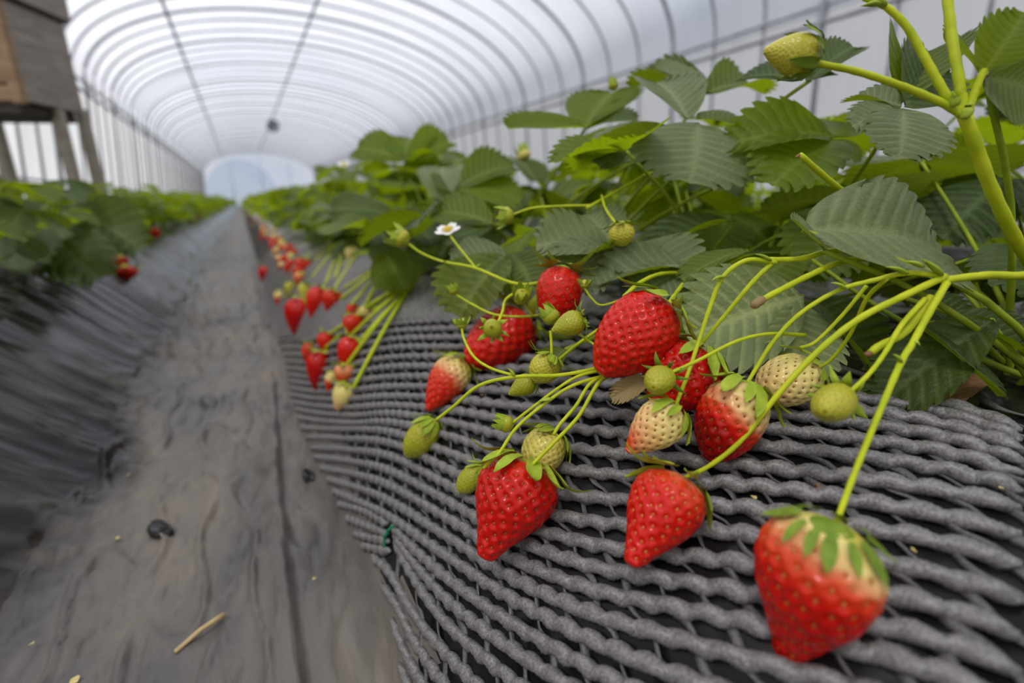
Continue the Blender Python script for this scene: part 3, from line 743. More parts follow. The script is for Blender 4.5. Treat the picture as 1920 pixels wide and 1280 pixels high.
# foreground fruit
berry_px((1560, 985), (1468, 1243), 204, 'largest red strawberry with pale shoulder, nearest of all at lower right', z=0.139, dz=0.006, shape='pear', res=3, nseed=150, ripe=(0.52, 0.84, 0.02, 0.40), side=(R_ * 0.9 + U_ * 0.6, -0.34, 1.2), seedm='seed_gold', sepl=0.3, flare=0.12, sepk='d', nsep=13, sepw=0.62, seed=1)
berry_px((1275, 895), (1186, 1064), 140, 'glossy red strawberry resting on the mat between the two lowest others', shape='pear', res=3, nseed=150, ripe=(0.66, 0.80, 0, 0.4), side=(R_ + U_, -0.10, 1.5), seedm='seed_gold', sepl=0.75, sepup=5, seed=2)
berry_px((994, 868), (912, 1050), 152, 'deep red strawberry with narrow tip below the pale green one', shape='pear', res=3, nseed=170, ripe=(0.72, 0.84, 0, 0.3), sepl=0.75, sepup=15, seed=3)
berry_px((1312, 652), (1232, 768), 135, 'red strawberry behind the pale pink one, under a large calyx', z=0.222, shape='wide', res=3, nseed=140, ripe=(0.74, 0.84, 0, 0.25), sepl=0.95, sepup=-5, nsep=12, seed=4, seedm='seed_gold')
berry_px((1268, 762), (1178, 850), 92, 'pale pinkish strawberry with red seeds and blushing tip', z=0.196, shape='cone', res=3, nseed=130, ripe=(0.31, 0.48, 0.5, 1), side=(-R_ - U_ * 0.4, 0.22, 0.3), seedm='seed_brown', sepl=0.95, sepup=-15, seed=5)
berry_px((1400, 718), (1328, 864), 126, 'half ripened strawberry, red below and cream at the shoulder', z=0.203, shape='wide', res=3, nseed=150, ripe=(0.36, 0.83, 0.28, 0.72), side=(-R_ - U_ * 0.5, 0.34, 0.5), sepl=0.85, sepup=-5, seed=6)
berry_px((1528, 690), (1422, 742), 98, 'cream coloured unripe strawberry lying half hidden behind a stalk', z=0.222, shape='egg', res=3, nseed=150, ripe=(0.32, 0.40, 0.3, 1), seedm='seed_brown', sepl=0.9, sepup=0, seed=8)
berry_px((1250, 568), (1122, 698), 136, 'big red strawberry with many dimples in the middle of the fruit', z=0.222, dz=0.0, shape='wide', res=3, nseed=240, ripe=(0.80, 0.79, 0, 1), side=None, sepl=0.8, sepup=10, seed=9)
berry_px((990, 596), (878, 684), 112, 'red strawberry behind a small green fruit on the mat', shape='wide', res=2, nseed=170, ripe=(0.80, 0.79, 0, 1), sepl=0.7, seed=10)
berry_px((866, 674), (803, 770), 76, 'pointed strawberry, red tip fading to cream at the top', shape='cone', res=2, nseed=150, ripe=(0.36, 0.78, 0.1, 0.62), side=(R_, -0.18, .6), seedm='seed_gold', sepl=0.8, sepup=10, seed=11)
berry_px((1056, 500), (1034, 610), 88, 'red heart shaped strawberry tucked under the grey leaves', z=0.285, shape='wide', res=2, nseed=120, ripe=(0.78, 0.82, 0, 1), sepl=0.6, seed=12, dim=.6)
berry_px((815, 787), (764, 857), 56, 'small yellow green strawberry hanging out over the mat', shape='egg', res=2, nseed=230, ripe=(0.10, 0.06, 0, 1), seedm='seed_green', sepl=1.1, sepup=-10, seed=13, dim=.8)
berry_px((1040, 812), (992, 884), 84, 'pale yellow green strawberry above the deep red one', shape='egg', res=2, nseed=170, ripe=(0.22, 0.24, 0, 1), seedm='seed_green', sepl=0.95, sepup=-5, seed=14)
berry_px((905, 876), (860, 922), 46, 'small green strawberry beside the deep red one', shape='egg', res=2, nseed=150, ripe=(0.04, 0.08, 0, 1), seedm='seed_green', sepl=1.0, sepup=5, seed=15, dim=.8)
berry_px((1036, 668), (1004, 716), 56, 'pale green strawberry crossed by a stalk', z=0.245, shape='egg', res=2, nseed=200, ripe=(0.16, 0.16, 0, 1), seedm='seed_green', sepl=1.1, sepup=20, seed=16, dim=.8)
berry_px((1002, 712), (953, 738), 40, 'little green fruit lying just under the crossed stalk', z=0.255, shape='cone', res=2, nseed=120, ripe=(0.04, 0.05, 0, 1), seedm='seed_green', sepl=1.0, seed=17, dim=.6)
berry_px((1094, 598), (1034, 620), 48, 'yellow green young fruit pointing left beside the big red strawberry', z=0.235, shape='cone', res=2, nseed=160, ripe=(0.06, 0.05, 0, 1), seedm='seed_green', sepl=0.9, sepup=20, seed=18, dim=.6)
berry_px((1575, 742), (1552, 772), 70, 'round green young fruit with star calyx over the mat', z=0.165, dz=-0.010, shape='egg', res=2, nseed=160, ripe=(0.08, 0.12, 0, 1), seedm='seed_green', sepl=1.05, sepup=25, nsep=9, seed=19, dim=.5)
berry_px((1246, 702), (1224, 724), 54, 'small round green fruit hanging before the red ones', z=0.190, dz=-0.006, shape='egg', res=2, nseed=150, ripe=(0.05, 0.07, 0, 1), seedm='seed_green', sepl=1.0, sepup=20, sepk='d', nsep=9, seed=20, dim=.7)
berry_px((1162, 420), (1168, 462), 48, 'yellow young fruit hanging before the grey leaf', z=0.29, shape='egg', res=2, nseed=170, ripe=(0.17, 0.15, 0, 1), seedm='seed_green', sepl=0.7, sepup=10, seed=21, dim=.7)
berry_px((1528, 108), (1432, 92), 76, 'yellow green young fruit in a curling calyx against the bright roof', z=0.185, shape='cone', res=2, nseed=420, ripe=(0.10, 0.19, 0, 1), seedm='seed_green', sepl=2.3, flare=0.42, nsep=11, sepk='d', seed=22, dim=.5, name='young_fruit')
# buds and spent flowers
def bud(c, s, z, up, label, seed, ripe=0.05, sepup=-60, spread=14, sepl=1.3, nsep=8, sepk='n'):
    d = Vector(up) if not isinstance(up, Vector) else up
    A = P(c[0], c[1], z); B = A + d.normalized() * (s * z / FPX * 0.9)
    return berry_at(A, B, s * z / FPX / 2, label, shape='egg', res=1, ripe=(ripe, ripe + .03, 0, 1), nsep=nsep, sepl=sepl * 1.3, flare={-60: 0.3, -62: 0.2, -50: 0.3}.get(sepup, 0.85), sepk=sepk, seed=seed, name='flower_bud', cat='bud', cup={33: 0.5, 34: 0.9, 35: 0.9, 40: 0.3, 36: 0.15, 32: 0.35, 37: 0.1, 38: 0.4, 39: 0.55, 41: 0.2}.get(seed))
bud((924, 618), 36, 0.27, C_ + U_ * 0.1, 'green fruitlet with star calyx before the red strawberry', 31, 0.03, 10, 20, 1.1)
bud((978, 565), 32, 0.285, C_ * 0.6 + U_ * 0.5, 'closed green fruitlet left of the tucked heart shaped strawberry', 32, 0.03, -30, 25)
bud((852, 552), 20, 0.33, U_ - R_ * 0.3, 'tiny green bud at the end of a leftward stalk over the mat', 33, 0.02)
bud((867, 616), 22, 0.285, U_ - R_ * 0.15, 'open yellow centred calyx on an upright curved stalk', 34, 0.16, -45, 12, 1.6, 9)
bud((1096, 540), 18, 0.27, U_ + R_ * 0.05, 'small yellow green open calyx right of the heart shaped strawberry', 35, 0.14, -40, 12, 1.9, 9)
bud((1042, 604), 34, 0.25, -R_ * 0.6 + U_ * 0.7, 'closed bud with ribbed green sepals beside the yellow green young fruit', 36, 0.03, -62, 8, 1.25)
bud((962, 798), 32, 0.235, -R_ + U_ * 0.3, 'plump green bud on the mat above the small green strawberry', 37, 0.05, -50, 12, 1.15)
bud((765, 455), 36, 0.40, -R_ + U_ * 0.6, 'yellow green bud left of the white flower', 38, 0.10, -45, 20, 1.2)
bud((962, 402), 32, 0.34, -R_ - U_ * 0.2, 'yellow bud with spread sepals at the end of a horizontal stalk', 39, 0.10, -30, 25, 1.1)
bud((1150, 168), 18, 0.42, U_, 'thin green bud standing between the top leaves', 40, 0.03, -60, 12, 1.9)
bud((985, 300), 26, 0.6, -R_ * 0.3 + U_, 'pale bud blurred among the leaves below the tall left leaf', 41, 0.28, -60, 12, 1.1)

# ---- white flowers
def flower(c, s, z, nrm, label, seed):
    A = P(c[0], c[1], z); rs = np.random.RandomState(seed); R0 = s * z / FPX / 2
    root = empty('white_flower', A, label, 'flower'); F = np.array(frame(nrm))
    for k in range(5):
        an = 2 * PI * k / 5 + rs.uniform(-.1, .1); v = []
        for i in range(6):
            t = i / 5
            w = 0.42 * math.sin(PI * (0.12 + 0.76 * t)) ** 0.6
            for q in (-1, -.5, 0, .5, 1): v.append((math.cos(an) * (0.2 + t * 0.85) - math.sin(an) * q * w, math.sin(an) * (0.2 + t * 0.85) + math.cos(an) * q * w, 0.12 * t * t + 0.06 * q * q))
        f = [(i * 5 + j, i * 5 + j + 1, i * 5 + j + 6, i * 5 + j + 5) for i in range(5) for j in range(4)]
        link('petal', mesh_from('petal', (np.array(v) * R0) @ F.T, f, M['petal']), root)
    iv, if_ = ico(); v = (iv * np.array([.36, .36, .26]) + np.array([0, 0, .12])) * R0
    cn = link('flower_centre', mesh_from('flower_centre', v @ F.T, if_, M['stamen']), root)
    for k in range(12):
        an = 2 * PI * k / 12; v = (iv * 0.07 + np.array([.42 * math.cos(an), .42 * math.sin(an), .2])) * R0
        link('stamen', mesh_from('stamen', v @ F.T, if_, M['stamen']), cn)
    return root
flower((840, 432), 46, 0.38, C_ * 0.75 + U_ * 0.9 - R_ * .2, 'white five petalled flower with yellow centre above the mat', 1)
flower((819, 297), 24, 0.75, C_ + U_, 'small blurred white flower above the pale round leaf', 2)
flower((645, 308), 22, 1.1, C_ + U_, 'blurred white flower among the leaves furthest back', 3)

# ================================================================== FRUIT TRUSSES
def truss(label, origin, stems, group=None, m='stem', name='fruit_truss', lumps=True):
    root = empty(name, origin, label, 'fruit stalk', group)
    for i, (pts, r) in enumerate(stems):
        w = [P(*p) for p in pts]; n = max(10, 7 * len(w)); c = catmull([tuple(p) for p in w], n)
        rr = np.linspace(r[0], r[1], n) if isinstance(r, tuple) else np.full(n, r)
        if lumps: rr = 0.86 * rr * (1 + 0.05 * np.sin(np.arange(n) * 1.7 + i))
        tube('stalk', c, rr, M[m], root, 8, tuple(origin))
    return root
ST = 0.0012
node_r = P(1770, 525, 0.185)
truss('main fruit stalk from the right with branches to the nearest strawberries', node_r, [
 ([(2050, 500, 0.20), (1920, 516, 0.195), (1850, 516, 0.19), (1770, 525, 0.185)], (0.0022, 0.0018)),
 ([(1772, 518, 0.185), (1700, 552, 0.184), (1610, 598, 0.184), (1530, 662, 0.186), (1460, 738, 0.188), (1390, 825, 0.190), (1330, 873, 0.193), (1280, 897, 0.197)], (0.0017, 0.0011)),
 ([(1775, 530, 0.184), (1740, 590, 0.18), (1710, 645, 0.177), (1690, 678, 0.172), (1650, 770, 0.163), (1605, 880, 0.152), (1566, 985, 0.141)], (0.0016, 0.0010)),
 ([(1760, 516, 0.185), (1700, 512, 0.188), (1640, 525, 0.192), (1570, 545, 0.196), (1500, 588, 0.2), (1450, 640, 0.203), (1415, 695, 0.204), (1400, 720, 0.204)], (0.0013, 0.001)),
 ([(1745, 555, 0.187), (1700, 620, 0.185), (1650, 648, 0.184), (1632, 662, 0.184)], (0.0016, 0.0018)),
 ([(1735, 560, 0.186), (1690, 610, 0.182), (1660, 660, 0.178), (1630, 700, 0.172), (1590, 738, 0.166)], (0.0013, 0.0009)),
 ([(1665, 520, 0.190), (1625, 560, 0.200), (1595, 625, 0.21), (1560, 672, 0.218), (1530, 692, 0.222)], (0.0011, 0.0009)),
 ([(1625, 535, 0.20), (1580, 590, 0.205), (1530, 640, 0.208), (1500, 652, 0.208)], (0.001, 0.0009)),
])
truss('paired stalks arching over the half ripened and pale pink strawberries', P(1560, 492, 0.21), [
 ([(1640, 470, 0.225), (1560, 470, 0.215), (1500, 485, 0.21), (1440, 487, 0.206)], (0.0016, 0.0014)),
 ([(1455, 492, 0.206), (1400, 488, 0.205), (1355, 520, 0.205), (1330, 580, 0.206), (1310, 640, 0.205), (1290, 700, 0.2), (1266, 762, 0.196)], (0.0013, 0.001)),
 ([(1445, 495, 0.206), (1410, 530, 0.208), (1360, 590, 0.212), (1325, 632, 0.216), (1310, 654, 0.219)], (0.0013, 0.001)),
 ([(1510, 628, 0.21), (1440, 626, 0.203), (1380, 640, 0.198), (1310, 675, 0.193), (1250, 702, 0.19)], (0.001, 0.0008)),
 ([(1660, 480, 0.23), (1580, 490, 0.215), (1520, 515, 0.205), (1470, 540, 0.2), (1432, 560, 0.197)], (0.0017, 0.0015)),
], name='fruit_truss')
truss('branching stalk reaching left from under the big red strawberry', P(1130, 700, 0.232), [
 ([(1200, 660, 0.25), (1130, 687, 0.236), (1050, 703, 0.232), (970, 706, 0.232), (900, 722, 0.236), (850, 762, 0.24), (817, 788, 0.243)], (0.0013, 0.001)),
 ([(965, 704, 0.232), (920, 690, 0.242), (888, 668, 0.255), (870, 635, 0.275), (866, 616, 0.284)], 0.0009),
 ([(1150, 690, 0.236), (1090, 703, 0.232), (1050, 725, 0.23), (990, 770, 0.231), (962, 792, 0.233)], 0.0009),
 ([(1150, 700, 0.236), (1080, 720, 0.23), (1030, 750, 0.228), (970, 800, 0.225), (935, 850, 0.22), (906, 878, 0.216)], (0.0011, 0.0009)),
 ([(1160, 698, 0.238), (1110, 716, 0.231), (1080, 760, 0.227), (1050, 795, 0.224), (1038, 815, 0.222)], 0.001),
 ([(1165, 700, 0.238), (1125, 715, 0.23), (1085, 780, 0.224), (1040, 828, 0.217), (997, 872, 0.212)], (0.0012, 0.001)),
 ([(1220, 560, 0.27), (1150, 600, 0.262), (1090, 640, 0.256), (1040, 680, 0.252), (1000, 710, 0.254)], 0.0011),
 ([(1032, 620, 0.25), (1034, 645, 0.249), (1034, 672, 0.247)], 0.0009),
 ([(1120, 650, 0.235), (1080, 622, 0.243), (1055, 604, 0.249), (1042, 602, 0.25)], 0.0008),
])
truss('thin stalk carrying the white flower and the leftmost buds', P(1000, 535, 0.3), [
 ([(1080, 505, 0.31), (1010, 530, 0.305), (960, 530, 0.31), (890, 502, 0.33), (830, 490, 0.36), (790, 474, 0.385), (765, 456, 0.40)], (0.0014, 0.001)),
 ([(893, 503, 0.33), (870, 475, 0.35), (848, 447, 0.37), (842, 434, 0.38)], 0.0009),
 ([(985, 538, 0.305), (950, 560, 0.295), (942, 585, 0.28), (930, 615, 0.27)], 0.0011),
 ([(1060, 575, 0.29), (1000, 592, 0.29), (930, 590, 0.295), (885, 570, 0.315), (855, 552, 0.33)], (0.001, 0.0008)),
 ([(1000, 592, 0.29), (990, 580, 0.288), (980, 566, 0.285)], 0.0008),
])
truss('stalk curving up over the big red strawberry', P(1280, 512, 0.28), [
 ([(1300, 510, 0.29), (1240, 513, 0.275), (1200, 530, 0.262), (1170, 556, 0.252)], 0.0014),
 ([(1300, 512, 0.29), (1275, 540, 0.27), (1252, 572, 0.24)], 0.0015),
 ([(1320, 560, 0.28), (1270, 590, 0.265), (1235, 605, 0.26)], 0.0012),
 ([(1180, 556, 0.27), (1130, 572, 0.27), (1110, 560, 0.27), (1096, 540, 0.27)], 0.0007),
])
truss('long stalk carrying the yellow young fruit and a yellow bud', P(1230, 325, 0.36), [
 ([(1330, 310, 0.40), (1230, 322, 0.36), (1180, 345, 0.345), (1100, 390, 0.33)], 0.0014),
 ([(1110, 385, 0.332), (1060, 386, 0.335), (1000, 390, 0.338), (962, 402, 0.34)], 0.001),
 ([(1128, 366, 0.335), (1135, 390, 0.32), (1152, 415, 0.295), (1162, 422, 0.29)], 0.001),
])
truss('tall thick stalk rising past the right edge with the yellow green young fruit', P(1900, 440, 0.2), [
 ([(1960, 540, 0.225), (1900, 440, 0.2), (1855, 345, 0.19), (1825, 260, 0.184), (1808, 215, 0.182)], (0.0028, 0.0027)),
 ([(1808, 220, 0.182), (1798, 150, 0.182), (1785, 70, 0.184), (1772, -40, 0.186)], (0.0022, 0.0019)),
 ([(1806, 218, 0.182), (1775, 180, 0.182), (1735, 110, 0.183), (1700, 50, 0.184), (1660, 12, 0.185), (1620, -5, 0.186)], (0.0019, 0.0014)),
 ([(1804, 216, 0.182), (1770, 195, 0.182), (1700, 165, 0.183), (1610, 135, 0.184), (1528, 118, 0.185)], (0.0018, 0.0015)),
 ([(1812, 220, 0.182), (1825, 180, 0.18), (1845, 130, 0.178)], (0.0018, 0.0014)),
])
truss('cut green stalk with a brown tip pointing up left', P(1620, 380, 0.24), [([(1500, 290, 0.225), (1540, 325, 0.23), (1590, 365, 0.238), (1680, 420, 0.26)], (0.0016, 0.002))])
# bracts at the forks
def bract(par, u, v, z, du, dv, k=1.0):
    A, B = P(u, v, z), P(u + du, v + dv, z - 0.001); org = Vector(par.location)
    tube('bract', catmull([tuple(A), tuple(A.lerp(B, .5) + UP * 0.0006), tuple(B)], 7), np.array([.9, 1.3, 1.4, 1.2, .9, .5, .1]) * 0.0013 * k, M['sepal'], par, 6, tuple(org), squash=0.45)
TR = {o['label'][:10]: o for o in COL.objects if o.name.startswith('fruit_truss')}
for key, u, v, z, du, dv, k in (('main fruit', 1765, 515, 0.184, -38, -30, 1.3), ('main fruit', 1730, 500, 0.185, -35, -10, 1.1), ('main fruit', 1700, 512, 0.187, -40, -12, 1.2), ('main fruit', 1585, 540, 0.194, -28, -10, 1),
        ('main fruit', 1690, 678, 0.171, -16, -14, .8), ('main fruit', 1712, 640, 0.177, 14, 8, .8), ('paired sta', 1445, 488, 0.205, -30, -12, 1), ('paired sta', 1358, 518, 0.204, -24, 8, .8), ('branching ', 965, 704, 0.231, -14, -14, .9),
        ('branching ', 1035, 748, 0.227, -28, 6, 1), ('thin stalk', 985, 537, 0.304, -14, 12, 1.2), ('thin stalk', 893, 502, 0.329, 10, -8, 1), ('tall thick', 1808, 222, 0.18, 14, -36, 1.3), ('tall thick', 1790, 200, 0.18, -4, -30, 1.2), ('tall thick', 1660, 12, 0.184, -20, -16, 1.2), ('tall thick', 1650, 8, 0.184, -36, 4, 1.2)):
    bract(TR[key], u, v, z, du, dv, k)
# dried ends
def nub(u, v, z, s, label, m='dry', dirv=None):
    A = P(u, v, z); d = dirv or (-R_ - U_ * 0.6)
    d = d.normalized(); k = s * z / FPX
    pts = [A, A + d * k * 0.5, A + d * k + Vector((0, 0, -k * .1))]
    o = tube('dried_stub', catmull([tuple(p) for p in pts], 8), np.array([.25, .32, .36, .34, .33, .36, .3, .12]) * k, M[m], None, 8, tuple(A)); o.location = A
    return tag(o, label, 'stub')
nub(1432, 560, 0.196, 26, 'pale brown dried stub ending a stalk before the pale leaf', 'withered')
nub(1632, 663, 0.183, 16, 'brown hollow stub of a cut stalk right of the cream strawberry', 'dry', -R_ + C_ * .6)
nub(1500, 290, 0.225, 9, 'tiny brown tip on the cut green stalk', 'dry')

# ================================================================== LEAVES
def leaflet_mesh(seed, rows=30, cols=7):
    rs = np.random.RandomState(seed); v = []; vein = []; nC = 2 * cols + 1
    fold = rs.uniform(0.10, 0.32); droop = rs.uniform(0.05, 0.38); wav = rs.uniform(0, 6); cup = rs.uniform(-.10, .16)
    def sh(y): return (max(y, 0) ** 0.55) * (max(0, 1 - y ** 4.2)) ** 0.5 / 0.74
    for i in range(rows + 1):
        t = i / rows; ym = 0.965 * t ** 1.12; yb = 1 - (1 - t) ** 1.85
        tooth = (-0.085, 0.035, 0.05)[i % 3] * min(1, max(0, t - .06) * 4) * (0.8 + 0.4 * rs.rand())
        xb = 0.5 * sh(yb * 0.985) * (1 + tooth * 0.9); yb2 = yb + tooth * 0.55 * (1 if t < .93 else .5)
        for j in range(-cols, cols + 1):
            s = j / cols; a = abs(s)
            x = s * xb; y = ym + (yb2 - ym) * a ** 1.15
            q = (0.010, -0.002, -0.008)[i % 3] * math.sin(PI * min(1, a * 1.1)) 
            z = fold * abs(x) - droop * y * y + cup * (x * 2) ** 2 + q + 0.018 * math.sin(7 * y + wav + 3 * s) * a
            v.append((x, y, z))
            vein.append(max(1.0 if j == 0 else 0, (0.75 if i % 3 == 2 else 0) * (1 if 0 < a < .9 else .3)))
    f = [(i * nC + k, i * nC + k + 1, (i + 1) * nC + k + 1, (i + 1) * nC + k) for i in range(rows) for k in range(2 * cols)]
    return v, f, vein
LEAFGEO = [leaflet_mesh(i) for i in range(8)]
LEAF = {}
def leafmesh(m, i):
    if (m, i) not in LEAF:
        v, f, ve = LEAFGEO[i]; LEAF[(m, i)] = mesh_from('leaflet', v, f, M[m], attr={'vein': ve})
    return LEAF[(m, i)]
def leaf_matrix(base, tip, wid, nrm, org):
    y = tip - base; L = y.length; y = y / L; n = nrm - y * nrm.dot(y)
    n.normalize(); x = y.cross(n); b = base - org
    return Matrix(((x.x * wid, y.x * L, n.x * L, b.x), (x.y * wid, y.y * L, n.y * L, b.y), (x.z * wid, y.z * L, n.z * L, b.z), (0, 0, 0, 1)))
class Plant:
    def __init__(s, loc, label, group=None):
        s.o = empty('strawberry_plant', loc, label, 'plant', group); s.loc = Vector(loc); s.n = 0
    def stalk(s, end, bow=0.02, r=(0.0018, 0.0012), start=None, m='stalk'):
        a = start or (s.loc + Vector((random.uniform(-.02, .02), random.uniform(-.02, .02), -0.005)))
        mid = a.lerp(end, 0.55) + Vector((0, 0, bow)) + Vector((random.uniform(-.012, .012), random.uniform(-.012, .012), 0))
        c = catmull([tuple(a), tuple(mid), tuple(end)], 9)
        return tube('leaf_stalk', c, np.linspace(r[0], r[1], 9), M[m], s.o, 6, tuple(s.loc))
    def leaflet(s, par, base, tip, wid, nrm, m='leaf', i=None):
        o = link('leaflet', leafmesh(m, random.randrange(8) if i is None else i), par)
        o.matrix_basis = leaf_matrix(base, tip, wid, nrm, s.loc); s.n += 1
        return o
ORD = ['first', 'second', 'third', 'fourth', 'fifth', 'sixth', 'seventh', 'eighth', 'ninth', 'tenth', 'eleventh', 'twelfth', 'thirteenth', 'fourteenth']
front = []
YF = [0.06, 0.26, 0.46, 0.67, 0.88, 1.1, 1.32, 1.55, 1.8, 2.05, 2.32]
for i, y in enumerate(YF):
    front.append(Plant((0.345 + 0.02 * math.sin(i * 3.1), y, 0.232), 'leafy strawberry plant, %s from the camera along the rope mat' % ORD[i], 'plants along the rope mat'))
